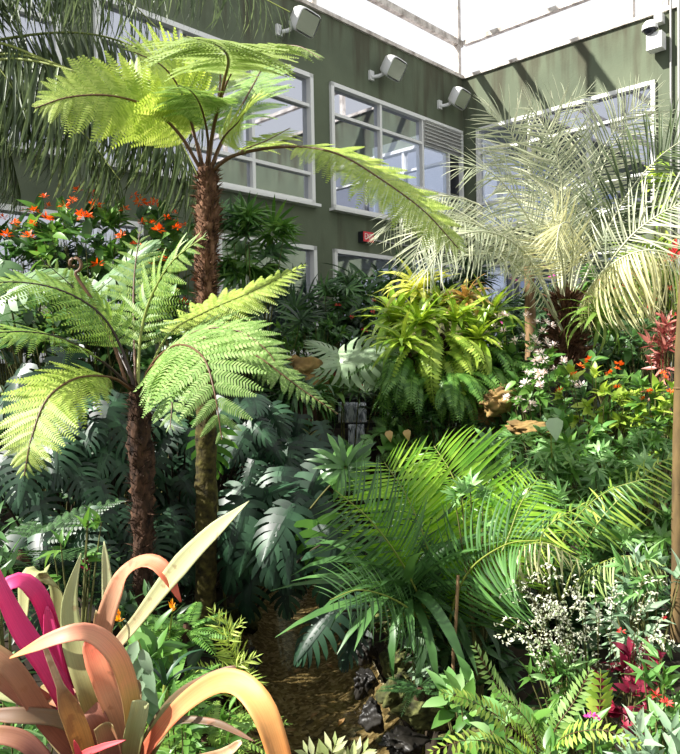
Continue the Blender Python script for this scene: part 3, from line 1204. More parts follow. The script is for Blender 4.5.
def monstera(name, label, px, py, d, rx, rz, n=10, L=.4, mat='mon', kind='mon', base=None, face=(.1, -.75, .6), tip=(0, -.3, -.8), spread=.5, group=None, ry=.35, cat='split-leaf plant', leaves=None):
    c = P(px, py, d)
    rx, rz = rx * d / F_PX, rz * d / F_PX
    b = np.array([c[0], c[1] + .25, 0]) if base is None else np.array([base[0], base[1], 0])
    b[2] = gz(b[0], b[1]) - .02
    root = thing(name, label, cat, b, group)
    if leaves is not None:
        pos = np.array([P(*l[:3]) for l in leaves])
        n = len(pos)
        tipd = np.array([[l[3], l[4], l[5]] for l in leaves], float)
        sc = np.array([l[6] for l in leaves])
        fc = np.tile(np.array(face, float), (n, 1)) + rng.normal(0, .12, (n, 3))
    else:
        # leaves spread evenly through the clump, larger spacing than random points
        pts = []
        for i in range(n):
            best, bd = None, -1
            for _ in range(12):
                v = rdir(1)[0] * random.random() ** .4
                q = c + v * np.array([rx, ry, rz])
                dm = min([np.linalg.norm((q - o) * [1, .5, 1]) for o in pts], default=9)
                if dm > bd:
                    best, bd = q, dm
            pts.append(best)
        pos = np.array(pts)
        out_ = (pos - c) / np.array([rx, ry, rz])
        tipd = nrm(np.array(tip) + out_ * .55 * np.array([1.2, .5, .8]) + rng.normal(0, spread * .5, (n, 3)))
        fc = nrm(np.array(face) + out_ * np.array([.5, .3, .3]) + rng.normal(0, spread * .4, (n, 3)))
        sc = L * rng.uniform(.7, 1.2, n)
    tipd = nrm(tipd)
    # each leaf stalk rises from the foot, bends over and meets the leaf base
    att = pos - tipd * sc[:, None] * .45
    ctrl = b * .35 + att * .65 + np.array([0, .1, .22]) * sc[:, None] * 1.5
    q = np.linspace(0, 1, 9)[None, :, None]
    st = (1 - q) ** 2 * b + 2 * q * (1 - q) * ctrl[:, None] + q * q * (att + tipd * sc[:, None] * .15)[:, None]
    m_ = MB()
    tubes(m_, st, np.linspace(.012, .006, 9)[None], 5)
    m_.build('leaf_stalks', 'twig' if mat != 'mon' else 'twig_dark', root)
    m_ = MB()
    scatter(m_, TL[kind], att, tipd, fc, sc)
    m_.build('foliage', mat, root)
    return root


def rock(px, py, d, sx, sz, label, mat='rock', sy=None, seed=0, group=None, name='mossy_rock', cat='rock', flat=1.):
    c = P(px, py, d)
    sx, sz = sx * d / F_PX, sz * d / F_PX
    sy = sx * .8 if sy is None else sy
    n = 24
    V, Fc = [], []
    for ax in range(3):
        for sg in (-1, 1):
            b = len(V)
            for i in range(n + 1):
                for j in range(n + 1):
                    u, v = math.tan((i / n * 2 - 1) * .785), math.tan((j / n * 2 - 1) * .785)
                    p = [0, 0, 0]
                    p[ax], p[(ax + 1) % 3], p[(ax + 2) % 3] = sg, u * sg, v
                    V.append(p)
            for i in range(n):
                for j in range(n):
                    q = b + i * (n + 1) + j
                    Fc.append((q, q + n + 1, q + n + 2, q + 1))
    V = nrm(np.array(V, float))
    r = np.random.default_rng(seed * 7 + 3)
    disp = np.ones(len(V))
    for k in range(14):
        f = r.normal(size=3) * (1.5 + k * .6)
        disp += .22 / (1 + k * .45) * np.sin(V @ f * 1.4 + r.uniform(0, 6))
    for k in range(3):   # flattened break faces
        nv = nrm(r.normal(size=3))
        h = V @ nv * disp
        disp = np.where(h > .72, disp * .72 / np.maximum(h, .01), disp)
    for k in range(16):
        f = r.normal(size=3) * 9
        disp += (.006 if mat == 'rock_black' else .016) * np.sin(V @ f + r.uniform(0, 6))
    V = V * disp[:, None] * np.array([sx, sy, sz]) * [1, 1, flat] + c
    m_ = MB()
    m_.add(V, Fc)
    o = m_.build(name, mat, None, origin=c)
    return tag(o, label, cat, group)


def trunk(root, pts, r0, r1, mat, rough=.12, n=46, sides=20, stubs=0, stub_len=.05, seg=None, name='trunk'):
    c = cr(pts, n)
    m_ = MB()
    th = np.arange(sides) * 2 * math.pi / sides
    T = nrm(np.gradient(c, axis=0))
    A = nrm(np.cross(T, [0, 1, .01]))
    B = np.cross(T, A)
    R = np.interp(np.linspace(0, 1, n), np.linspace(0, 1, len(r0)) if isinstance(r0, (list, tuple)) else [0, 1], r0 if isinstance(r0, (list, tuple)) else [r0, r1])
    rr = R[:, None] * (1 + rng.normal(0, rough, (n, sides)))
    V = c[:, None] + rr[..., None] * (np.cos(th)[None, :, None] * A[:, None] + np.sin(th)[None, :, None] * B[:, None])
    i, s = np.meshgrid(np.arange(n - 1), np.arange(sides), indexing='ij')
    s2 = (s + 1) % sides
    Fc = np.stack([i * sides + s, i * sides + s2, (i + 1) * sides + s2, (i + 1) * sides + s], -1).reshape(-1, 4)
    m_.add(V.reshape(-1, 3), Fc)
    o = m_.build(name, mat, root)
    if stubs:
        k = rng.integers(0, n, stubs)
        a = rng.uniform(0, 6.283, stubs)
        dr = np.cos(a)[:, None] * A[k] + np.sin(a)[:, None] * B[k]
        m2 = MB()
        scatter(m2, t_simple(.16, 2, .8, -.2, 'strap'), c[k] + dr * R[k][:, None] * .85, dr * .4 + T[k] * .7 + rng.normal(0, .4, (stubs, 3)), dr, stub_len * rng.uniform(.5, 1.3, stubs))
        m2.build('old_frond_bases', mat, root)
    return o


# ------------------------------------------------------------------ tall tree fern
D1 = 4.5
b1 = P(206, 652, D1)
tall = thing('tree_fern', 'tall tree fern with lime green crown on a shaggy brown trunk', 'tree fern', b1)
trunk(tall, PP((205, 655, D1), (206, 540, D1), (206, 440, D1), (207, 320, D1)), .068, .062, 'moss_trunk', .07, stubs=260, stub_len=.03, name='lower_trunk')
trunk(tall, PP((207, 330, D1), (206, 260, D1), (208, 210, D1), (207, 168, D1)), [.052, .052, .062, .072, .05], 0, 'fibre', .13, stubs=1500, stub_len=.06, name='upper_trunk')
cr1 = (207, 168, D1)
fr = lambda pts, L, n, **k: frond(tall, PP(*pts), L, n, **k)
fr([(202, 172, D1), (180, 135, D1 - .1), (150, 108, D1 - .25), (112, 96, D1 - .4), (70, 97, D1 - .5), (35, 108, D1 - .55)], .34, 27, s0=.18, up=(0, -1, .25), rad=.012)
fr([(203, 172, D1), (192, 125, D1 - .1), (180, 90, D1 - .3), (162, 66, D1 - .5), (134, 52, D1 - .75)], .34, 24, s0=.25, up=(.2, -1, .3), rad=.012)
fr([(206, 172, D1), (213, 130, D1 - .15), (224, 82, D1 - .45), (228, 58, D1 - .8), (215, 44, D1 - 1.2), (185, 36, D1 - 1.6)], .40, 30, s0=.4, up=(0, -.3, .9), rad=.012, mat='fern_grey')
fr([(208, 172, D1), (216, 120, D1 + .1), (232, 72, D1), (262, 50, D1 - .2), (296, 46, D1 - .4), (320, 58, D1 - .5)], .26, 30, s0=.42, up=(0, -.25, .95), rad=.011, mat='fern_grey')
fr([(205, 172, D1), (214, 120, D1 + .2), (220, 70, D1 + .3), (200, 48, D1 + .3), (160, 42, D1 + .3), (128, 46, D1 + .2)], .30, 26, s0=.42, up=(0, -.3, .95), rad=.01, mat='fern_grey')
fr([(209, 172, D1), (228, 130, D1 + .2), (246, 98, D1 + .45), (258, 76, D1 + .7), (266, 58, D1 + 1.0)], .34, 22, s0=.22, up=(-.3, -.8, .4), rad=.011, mat='fern_soft')
fr([(210, 172, D1), (240, 152, D1 + .1), (268, 140, D1 + .3), (290, 128, D1 + .6)], .22, 18, s0=.3, up=(0, -.4, .9), rad=.009)
fr([(204, 172, D1), (196, 140, D1 + .1), (170, 95, D1 + .2), (140, 78, D1 + .3), (105, 74, D1 + .4)], .30, 22, s0=.25, up=(0, -1, .35), rad=.01)
fr([(206, 172, D1), (208, 140, D1 - .1), (202, 110, D1 - .3), (192, 92, D1 - .6), (176, 84, D1 - .9)], .26, 20, s0=.25, up=(0, -1, .3), rad=.009, mat='fern_soft')
fr([(209, 172, D1), (222, 140, D1 - .1), (240, 120, D1 - .3), (252, 98, D1 - .6)], .22, 18, s0=.25, up=(0, -1, .3), rad=.009, mat='fern_lime')
fr([(211, 174, D1), (228, 158, D1 - .1), (262, 149, D1 - .2), (300, 147, D1 - .35), (340, 155, D1 - .5), (385, 182, D1 - .65), (425, 212, D1 - .75), (458, 248, D1 - .8)], .25, 34, s0=.36,
   up=[(.2, -.5, .8), (.5, -.9, .15)], rad=.012, prof=[.6, .85, 1, .8, .25])
# ------------------------------------------------------------------ shorter tree fern
D2 = 3.6
low = thing('tree_fern', 'shorter tree fern with dark shaggy trunk and broad arching fronds, behind the bromeliad', 'tree fern', P(142, 640, D2))
trunk(low, PP((144, 640, D2), (143, 540, D2), (141, 460, D2), (139, 388, D2)), [.05, .048, .052, .062, .045], 0, 'fibre_dark', .14, stubs=1300, stub_len=.045)
fl_ = lambda pts, L, n, **k: frond(low, PP(*pts), L, n, **k)
fl_([(136, 392, D2), (120, 345, D2), (98, 312, D2 - .05), (60, 290, D2 - .1), (15, 282, D2 - .15), (-30, 286, D2 - .2)], .30, 20, s0=.22, up=(0, -.45, .9), tmpl=COMBN, rad=.01, mat='fern_mid', rmat='rach_dark')
fl_([(134, 392, D2), (108, 366, D2 - .15), (70, 342, D2 - .35), (30, 332, D2 - .5), (-25, 334, D2 - .6)], .25, 17, tmpl=COMBN, s0=.35, up=(0, -.4, .9), rad=.009, mat='fern_mid', rmat='rach_dark')
fl_([(134, 392, D2), (112, 378, D2 - .2), (78, 378, D2 - .4), (48, 398, D2 - .55), (32, 436, D2 - .65), (24, 476, D2 - .7)], .25, 22, s0=.25, up=(-.1, -.85, .5), rad=.009, mat='fern_lime')
fl_([(140, 390, D2), (154, 362, D2 - .1), (178, 345, D2 - .4), (202, 356, D2 - .7), (214, 390, D2 - .85), (222, 440, D2 - .9)], .33, 16, s0=.24, up=(0, -.8, .6), rad=.009, mat='fern_soft', ang=66)
fl_([(141, 390, D2), (160, 360, D2 + .1), (195, 332, D2), (235, 330, D2 - .15), (268, 352, D2 - .25), (285, 385, D2 - .3)], .19, 18, s0=.3, up=(.1, -.7, .7), rad=.008, mat='fern_soft')
fl_([(140, 390, D2), (150, 368, D2 - .2), (164, 366, D2 - .5), (172, 392, D2 - .7), (170, 430, D2 - .8)], .22, 15, s0=.3, up=(-.1, -.9, .4), rad=.007, mat='fern_soft')
fl_([(142, 390, D2), (165, 352, D2), (205, 338, D2 - .1), (250, 352, D2 - .25), (300, 388, D2 - .35), (338, 414, D2 - .4)], .13, 30, s0=.3, up=(.1, -.6, .8), rad=.009, mat='fern_soft')
fl_([(138, 388, D2), (140, 340, D2 + .1), (150, 300, D2 + .1), (172, 262, D2), (205, 236, D2 - .1)], .27, 15, tmpl=COMBN, s0=.2, up=(-.2, -.7, .6), rad=.01, mat='fern_mid', rmat='rach_green')
fl_([(136, 388, D2), (134, 330, D2 + .15), (134, 280, D2 + .3), (140, 230, D2 + .4)], .24, 14, tmpl=COMBN, s0=.25, up=(0, -.9, .4), rad=.009, mat='fern_mid', rmat='rach')
fl_([(137, 390, D2), (112, 340, D2 + .2), (86, 300, D2 + .3), (40, 258, D2 + .3)], .20, 13, tmpl=COMBN, s0=.4, up=(0, -.6, .8), rad=.008, mat='fern_mid', rmat='rach_dark')
fl_([(142, 388, D2), (168, 335, D2 + .3), (205, 312, D2 + .5), (255, 290, D2 + .6), (306, 264, D2 + .7)], .22, 26, s0=.3, up=(0, -.55, .85), rad=.008, mat='fern_lime', rmat='rach_green')
# coiled young frond
sp = [P(128, 388, D2), P(112, 340, D2), P(92, 300, D2), P(76, 275, D2)]
cc = P(74, 264, D2)
sp += [cc + np.array([math.sin(a) * .045 * (1 - a / 9), 0, -math.cos(a) * .045 * (1 - a / 9)]) for a in np.linspace(.6, 7, 12)]
m_ = MB()
tubes(m_, cr(sp, 60), np.linspace(.009, .009, 60), 7)
m_.build('coiled_frond', 'rach', low)

# ------------------------------------------------------------------ hanging-leaved palm at the upper left
dW = 6.2
weep = thing('palm_tree', 'palm with long drooping dark leaflets hanging over the windows, beyond the tall tree fern', 'palm', (P(-75, 380, dW)[0], dW, gz(P(-75, 380, dW)[0], dW)))
STR = [t_simple(.04, 5, .5, 0, 'strap', a) for a in (.25, .6, 1.0)]
pc = P(-75, 90, dW)
trunk(weep, [np.array(weep['_o']), (np.array(weep['_o']) + pc) / 2, pc], .14, .11, 'bark', .03)
for pts, L, n in [
    ([(-75, 90), (-30, 50), (30, 35), (90, 34), (140, 50), (180, 82), (205, 125)], .85, 66),
    ([(-75, 95), (-30, 62), (20, 55), (80, 75), (130, 110), (165, 160)], .80, 60),
    ([(-75, 80), (-40, -30), (40, -60), (130, -50), (210, -28), (290, 12)], .62, 60),
    ([(-75, 80), (-30, -10), (40, -28), (110, -12), (160, 30)], .62, 54),
    ([(-75, 90), (-40, 72), (0, 78), (40, 105), (70, 150)], .75, 46),
    ([(-75, 100), (-50, 90), (-20, 105), (5, 140), (20, 190)], .7, 40),
    ([(-75, 80), (-50, 0), (-10, -40), (50, -35), (90, 0)], .6, 44),
    ([(-75, 85), (-20, 42), (50, 62), (110, 90), (150, 125), (190, 175), (215, 215)], .72, 60),
    ([(-75, 90), (-30, 85), (30, 95), (80, 130), (120, 180)], .7, 50),
    ([(-75, 90), (0, 60), (70, 70), (130, 95), (175, 135), (200, 180)], .8, 64),
    ([(-75, 80), (-30, -30), (50, -70), (140, -55), (220, -20)], .75, 60),
    ([(-75, 90), (-50, 60), (-30, 50), (0, 70), (25, 110)], .7, 44),
]:
    dd_ = dW + random.uniform(-.5, .7)
    frond(weep, [P(a, b_, dW + (dd_ - dW) * i / 4) for i, (a, b_) in enumerate(pts)], L, n, STR, 'weep', 'rach_green', (0, -.1, 1), 60, .18, 'palm', .016, down=1.5, jit=.16)

# ------------------------------------------------------------------ grey-green palm on the right
dB = 7.2
bx = P(568, 372, dB)
butia = thing('palm_tree', 'silvery grey-green palm with arching feather fronds before the sunlit wall', 'palm', bx)
trunk(butia, PP((568, 375, dB), (567, 335, dB), (566, 300, dB)), .13, .08, 'fibre', .16, stubs=900, stub_len=.2)
STB = [t_simple(.032, 4, .5, 0, 'strap', a) for a in (.15, .45, .8)]
STH = [t_simple(.034, 5, .5, 0, 'strap', a) for a in (.5, .9)]
BF = [  # pts, leaflet len, n, down, up, mat, vee
    ([(560, 325, .2), (530, 255, .4), (490, 212, .5), (445, 196, .4), (400, 210, .2)], .6, 50, .5, (0, -.6, .8), 'silver'),
    ([(562, 330, -.1), (545, 290, -.3), (522, 250, -.5), (488, 232, -.7), (450, 240, -.9), (424, 275, -1.0)], .5, 44, .4, (0, -.6, .8), 'silver'),
    ([(566, 312, .3), (590, 210, .6), (610, 150, .8), (640, 118, .8), (668, 116, .8)], .6, 48, .1, (.2, -.9, .4), 'silver'),
    ([(564, 312, .3), (550, 210, .6), (520, 160, .8), (495, 150, .8)], .55, 44, .2, (-.2, -.9, .4), 'silver'),
    ([(560, 325, 0), (540, 275, 0), (505, 240, -.1), (465, 222, -.25), (430, 228, -.4), (412, 262, -.5)], .62, 54, .2, (.2, -.5, .8), 'silver'),
    ([(560, 330, 0), (535, 265, .3), (500, 225, .4), (455, 205, .4), (415, 205, .3), (385, 232, .2)], .6, 50, .35, (0, -.6, .8), 'silver'),
    ([(562, 330, 0), (538, 290, -.3), (512, 262, -.5), (482, 252, -.8), (455, 262, -.9)], .5, 40, .3, (0, -.6, .8), 'silver'),
    ([(564, 318, 0), (552, 240, .2), (535, 180, .3), (512, 135, .2), (488, 112, .1)], .6, 48, .1, (-.3, -.8, .4), 'silver'),
    ([(566, 312, 0), (563, 230, -.1), (560, 170, -.2), (548, 130, -.4), (530, 108, -.6)], .58, 46, .0, (-.2, -.9, .3), 'silver'),
    ([(568, 312, 0), (578, 230, .2), (596, 165, .3), (622, 120, .3), (650, 98, .2)], .6, 48, .0, (.3, -.9, .3), 'silver'),
    ([(570, 315, 0), (594, 258, 0), (624, 200, -.1), (656, 160, -.2), (700, 128, -.3)], .66, 52, .1, (.3, -.8, .5), 'weep'),
    ([(571, 320, 0), (604, 270, -.3), (640, 228, -.5), (690, 200, -.6), (740, 196, -.6)], .6, 50, .2, (.2, -.7, .7), 'silver'),
    ([(570, 330, 0), (590, 288, -.4), (615, 262, -.7), (650, 250, -.9), (700, 262, -1.0)], .68, 52, 1.6, (0, -.3, .95), 'silver_pale'),
    ([(566, 300, 0), (562, 262, -.3), (556, 235, -.5), (552, 212, -.8)], .50, 34, .2, (0, -.9, .3), 'silver_pale'),
    ([(567, 300, 0), (573, 250, -.4), (570, 225, -.8), (560, 226, -1.1), (556, 250, -1.3)], .40, 34, .7, (0, -.8, .6), 'silver_pale'),
    ([(563, 318, 0), (545, 255, -.2), (520, 205, -.4), (490, 172, -.6), (462, 168, -.7)], .55, 44, .2, (-.2, -.7, .7), 'silver'),
    ([(568, 318, 0), (583, 260, .4), (608, 225, .7), (645, 215, .9)], .5, 40, .2, (0, -.7, .7), 'silver'),
    ([(565, 310, 0), (556, 220, .5), (540, 160, .7), (560, 110, .8), (590, 92, .8)], .5, 40, .0, (0, -.9, .3), 'silver'),
]
for pts, L, n, dn, up, mt in BF:
    frond(butia, [P(a, b_, dB + c_) for a, b_, c_ in pts], L, n, STH if dn > 1 else STB, mt, 'rach_pale', up, 52, .22, 'palm', .015, down=dn, jit=.09, vee=.15)

# ------------------------------------------------------------------ bright feather-leaved cycad in the middle
dC = 3.5
cyc = thing('cycad', 'bright green cycad with long upright feather fronds beside the stream', 'cycad', P(455, 660, dC))
STC = [t_simple(.055, 5, .35, d_, 'lance') for d_ in (.1, .25, .4)]
for pts, L, n, up, mt in [
    ([(452, 655, 0), (462, 590, 0), (466, 520, .05), (452, 475, .1), (434, 446, .2)], .44, 54, (0, -1, .15), 'cycad'),
    ([(446, 655, 0), (440, 600, -.1), (425, 540, -.15), (406, 495, -.15), (384, 462, -.1)], .40, 50, (.1, -1, .25), 'cycad'),
    ([(440, 655, 0), (425, 610, -.2), (400, 560, -.35), (370, 520, -.5), (335, 490, -.6)], .32, 44, (.2, -.9, .4), 'deep'),
    ([(455, 655, 0), (478, 600, -.1), (505, 545, -.1), (520, 505, 0), (538, 478, .1)], .30, 40, (-.2, -.9, .4), 'cycad'),
    ([(448, 655, 0), (452, 610, -.3), (470, 570, -.5), (505, 545, -.7), (540, 540, -.9)], .34, 40, (-.1, -.8, .6), 'deep'),
    ([(444, 655, 0), (420, 620, -.3), (395, 600, -.5), (360, 590, -.7), (330, 600, -.8)], .26, 36, (.1, -.7, .7), 'deep'),
    ([(450, 655, 0), (468, 590, .2), (485, 530, .4), (488, 480, .5)], .32, 38, (0, -1, .2), 'mid'),
    ([(446, 655, 0), (440, 590, .2), (425, 540, .4), (395, 505, .6)], .34, 38, (0, -1, .2), 'deep'),
]:
    frond(cyc, [P(a, b_, dC + c_) for a, b_, c_ in pts], L, n, STC, mt, 'rach_green', up, 76, .16, 'cycad', .008, jit=.05, tipfold=.8, vee=.1)
m_ = MB()
revolve(m_, P(449, 672, dC), [(.09, -.1), (.11, 0), (.08, .08), (.02, .12)], 14)
m_.build('stump', 'fibre_dark', cyc)

# ------------------------------------------------------------------ foreground bromeliad
brom = thing('bromeliad', 'large bromeliad with pink, orange and cream strap leaves close to the viewer', 'bromeliad', P(112, 800, 1.75))
MT['b_pale'] = strap_mat('cream_green_strap', [(0, '#a06a5c'), (.3, '#c59a80'), (.5, '#c3c08e'), (1, '#ccd0a0')], trans=.3)
MT['b_salmon'] = strap_mat('salmon_strap', [(0, '#8a5444'), (.35, '#b98a68'), (.6, '#d8a684'), (.8, '#e08e68'), (1, '#d86a4c')], trans=.3)
MT['b_arch'] = strap_mat('peach_arching_strap', [(0, '#9aa25a'), (.25, '#bfa868'), (.5, '#d9a87c'), (.8, '#e0947c'), (1, '#e0a060')], trans=.3, amt=.68)
MT['b_orange'] = strap_mat('orange_strap', [(0, '#b06a54'), (.3, '#d87452'), (.5, '#d8a46c'), (.8, '#dfa45e'), (1, '#d98a44')], trans=.3, amt=.68)
MT['b_pink'] = strap_mat('hot_pink_strap', [(0, '#8c4a58'), (.3, '#b03466'), (.6, '#dc3c82'), (1, '#e8528e')], trans=.35, amt=.7)
MT['b_green'] = strap_mat('green_olive_strap', [(0, '#7c5040'), (.4, '#8e8450'), (.7, '#a4a870'), (1, '#b8bc88')], trans=.3)
MT['b_brown'] = strap_mat('brown_red_strap', [(0, '#6e3c30'), (.4, '#8c5848'), (.8, '#a07050'), (1, '#8c7c4c')], trans=.2, amt=.6)
MT['b_olive'] = strap_mat('dark_olive_strap', [(0, '#6a5a3a'), (.5, '#5a4e34'), (1, '#7a5a44')], trans=.15, amt=.6)
MT['b_dry'] = strap_mat('dried_tan_strap', [(0, '#b08850'), (.4, '#d8a45c'), (.7, '#8a6a48'), (1, '#d8c09a')], trans=.1, amt=.5)
MT['b_red'] = strap_mat('red_strap', [(0, '#c04038'), (1, '#d84850')], trans=.2, amt=.7)


def strap(pts, wpx, mat, face=(0, -1, .3), face2=None, prof=None, fold=.22, name='leaf', label=None, nseg=40, curl=0.):
    """one long channelled leaf along a path; wpx = widest width as seen, in photo pixels at its distance"""
    c = cr(PP(*pts), nseg)
    dmean = float(np.mean([p[2] for p in pts]))
    w = wpx * dmean / F_PX * .9
    s = np.linspace(0, 1, nseg)
    prof = prof or [(0, 1.1), (.15, .95), (.5, 1), (.8, .85), (.93, .5), (1, .04)]
    hw = np.interp(s, [p[0] for p in prof], [p[1] for p in prof]) * w / 2
    T = nrm(np.gradient(c, axis=0))
    f1 = np.array(face, float)
    f2 = f1 if face2 is None else np.array(face2, float)
    Nf = f1[None] * (1 - s)[:, None] + f2[None] * s[:, None]
    S = nrm(np.cross(T, Nf))
    Nn = np.cross(S, T)
    V, uv = [], []
    K = 7
    for i in range(nseg):
        for k in range(K):
            e = -1 + 2 * k / (K - 1)
            V.append(c[i] + S[i] * hw[i] * e + Nn[i] * hw[i] * fold * (e * e) * (1 if curl == 0 else 1 + curl * s[i]))
            uv.append((.5 + e * .5, s[i]))
    Fc = [(i * K + k, i * K + k + 1, (i + 1) * K + k + 1, (i + 1) * K + k) for i in range(nseg - 1) for k in range(K - 1)]
    m_ = MB()
    m_.add(V, Fc, uv=uv)
    o = m_.build(name, mat, brom, solid=.0014)
    if label:
        o['label'] = label
    return o


q1 = 1.75
full = [(0, .9), (.5, 1), (.85, .95), (.96, .7), (1, .35)]
# back leaves first
strap([(108, 770, q1), (104, 690, q1 + .05), (108, 600, q1 + .1), (104, 541, q1 + .1)], 15, 'b_pale', label='upright cream leaf tip')
strap([(96, 775, q1), (92, 690, q1), (103, 630, q1), (120, 582, q1 - .02), (141, 563, q1 - .06), (162, 568, q1 - .1), (181, 602, q1 - .12)], 22, 'b_salmon', (.3, -1, .1), (0, -.4, .9),
      prof=[(0, .9), (.4, 1), (.75, 1), (.9, .8), (1, .1)], label='salmon leaf bent over at the top')
strap([(112, 775, q1), (106, 700, q1), (112, 655, q1 - .02), (138, 620, q1 - .06), (172, 576, q1 - .12), (205, 540, q1 - .18), (249, 501, q1 - .25)], 21, 'b_pale', (-.4, -1, .2), (-.2, -1, .5),
      prof=[(0, .7), (.35, .65), (.5, .75), (.72, 1.15), (.88, .8), (1, .03)], label='long cream leaf reaching up past the trunk')
strap([(110, 780, q1 - .1), (104, 740, q1 - .12), (88, 690, q1 - .14), (74, 640, q1 - .1), (70, 600, q1 - .08), (81, 553, q1 - .05)], 26, 'b_green', (.3, -1, .1),
      prof=[(0, .8), (.4, .9), (.62, 1), (.8, .65), (.9, .35), (1, .03)], label='olive leaf ending in a torn dry tip')
strap([(72, 760, q1 + .08), (58, 690, q1 + .1), (60, 630, q1 + .1), (58, 590, q1 + .06), (44, 573, q1), (28, 578, q1 - .04), (24, 625, q1 - .05)], 23, 'b_green', (.1, -1, .2), (-.4, -.6, .6), prof=full,
      label='pale green leaf folded over')
strap([(84, 770, q1), (74, 720, q1), (68, 680, q1 - .02), (55, 640, q1 - .04), (42, 600, q1 - .06), (22, 581, q1 - .08), (2, 592, q1 - .1), (-12, 630, q1 - .1)], 20, 'b_pink', (.3, -1, .2), (-.2, -.6, .8),
      prof=full, label='hot pink leaf arching over')
strap([(88, 770, q1 - .05), (70, 710, q1 - .1), (48, 668, q1 - .12), (22, 630, q1 - .14), (2, 590, q1 - .16), (-8, 566, q1 - .16)], 23, 'b_pink', (.5, -1, .3), label='broad hot pink leaf',
      prof=[(0, .6), (.4, 1), (.7, 1), (1, .5)])
strap([(78, 760, q1 - .02), (64, 700, q1 - .05), (54, 650, q1 - .06), (47, 606, q1 - .06)], 20, 'b_pink', (.1, -1, .2), prof=[(0, .8), (.5, 1), (.85, .8), (.96, .45), (1, .1)], label='short upright pink leaf')
strap([(96, 765, q1 - .05), (60, 720, q1 - .05), (20, 690, q1 - .08), (-20, 660, q1 - .1)], 26, 'b_brown', (.3, -.8, .6), prof=full)
strap([(96, 775, q1 - .1), (50, 725, q1 - .16), (15, 672, q1 - .2), (-20, 640, q1 - .2)], 22, 'b_brown', (.5, -1, .3), prof=full)
strap([(90, 770, q1 - .05), (82, 735, q1 - .12), (60, 720, q1 - .16), (25, 716, q1 - .2), (-15, 715, q1 - .2)], 18, 'b_olive', (.1, -.7, .7), prof=full)
strap([(92, 778, q1 - .15), (80, 735, q1 - .22), (62, 690, q1 - .26), (50, 660, q1 - .27), (43, 642, q1 - .27)], 24, 'b_dry', (.4, -1, .2), prof=[(0, .9), (.45, 1), (.62, .9), (.74, .35), (1, .18)], fold=.5,
      label='broken leaf with a dried tan tip')
strap([(112, 778, q1 - .1), (96, 720, q1 - .15), (70, 700, q1 - .1), (40, 690, q1)], 24, 'b_brown', (.2, -.9, .5), prof=full)
strap([(112, 770, q1 + .05), (120, 700, q1 + .08), (108, 650, q1 + .1), (96, 610, q1 + .1)], 28, 'b_brown', (-.2, -1, .1))
# peach arch in front
strap([(136, 775, q1 - .2), (134, 730, q1 - .22), (129, 690, q1 - .26), (116, 655, q1 - .3), (92, 634, q1 - .32), (62, 636, q1 - .34), (10, 658, q1 - .3)], 22, 'b_arch', (.8, -1, .3), (-.1, -.7, .9),
      prof=[(0, .9), (.3, .95), (.6, 1), (.85, .75), (1, .1)], label='peach leaf arching over the middle')
strap([(128, 775, q1 - .24), (134, 740, q1 - .26), (140, 712, q1 - .27), (142, 700, q1 - .27)], 22, 'b_green', (0, -1, .1), prof=[(0, .8), (.6, 1), (.95, .9), (1, .85)], fold=.6, label='cut off green leaf stub')
strap([(118, 778, q1 - .22), (113, 745, q1 - .25), (106, 722, q1 - .26)], 24, 'b_brown', (0, -1, .1), prof=[(0, .7), (.6, 1), (1, .9)], fold=.9, label='cut tubular leaf stub')
strap([(126, 775, q1 - .1), (122, 730, q1 - .12), (104, 680, q1 - .14), (88, 640, q1 - .12)], 26, 'b_salmon', (.3, -1, .1), prof=full)
# big orange arch right
strap([(124, 790, q1 - .15), (150, 745, q1 - .25), (180, 708, q1 - .33), (214, 684, q1 - .4), (240, 684, q1 - .45), (262, 708, q1 - .5), (276, 745, q1 - .52), (290, 800, q1 - .54)], 24, 'b_orange', (-.5, -.9, .6), (.3, -.9, .7),
      prof=[(0, .6), (.3, .85), (.55, 1), (.8, 1.15), (1, .9)], label='big orange leaf arching towards the stream')
strap([(128, 790, q1 - .05), (150, 735, q1 - .1), (176, 700, q1 - .15), (205, 682, q1 - .2), (236, 668, q1 - .22)], 16, 'b_olive', (-.4, -.8, .7), prof=full, label='dark olive leaf behind the orange one')
strap([(130, 785, q1 + .05), (165, 728, q1), (210, 722, q1 - .05), (256, 742, q1 - .1)], 10, 'b_olive', (0, -.5, .9))
strap([(132, 780, q1 - .18), (150, 748, q1 - .22), (166, 720, q1 - .24), (174, 704, q1 - .25)], 22, 'b_green', (-.3, -1, .3), prof=full, fold=.4)
strap([(60, 800, q1 - .25), (78, 760, q1 - .3), (100, 748, q1 - .34), (126, 740, q1 - .36)], 9, 'b_red', (0, -.7, .7), label='small red leaf')
strap([(100, 790, q1 - .3), (82, 760, q1 - .33), (74, 740, q1 - .34)], 9, 'b_red', (0, -1, .2), label='small red leaf')
strap([(140, 790, q1 - .3), (190, 765, q1 - .36), (224, 755, q1 - .4), (242, 742, q1 - .42)], 13, 'b_dry', (0, -.7, .7), prof=full, fold=.6)
strap([(60, 780, q1), (30, 745, q1), (0, 735, q1), (-30, 740, q1)], 20, 'b_brown', (0, -.8, .6), prof=full)
strap([(90, 775, q1 + .1), (60, 740, q1 + .15), (30, 700, q1 + .2), (-10, 690, q1 + .2)], 20, 'b_green', (.2, -.8, .6), prof=full)
for k in range(5):
    strap([(100 + k * 9, 800, q1), (101 + k * 8, 760, q1 - .05), (92 + k * 10, 715, q1 - .02), (84 + k * 13, 680 + 6 * (k % 2), q1 + .02)], 26, 'b_brown', (.3 - .15 * k, -1, .2), prof=full)

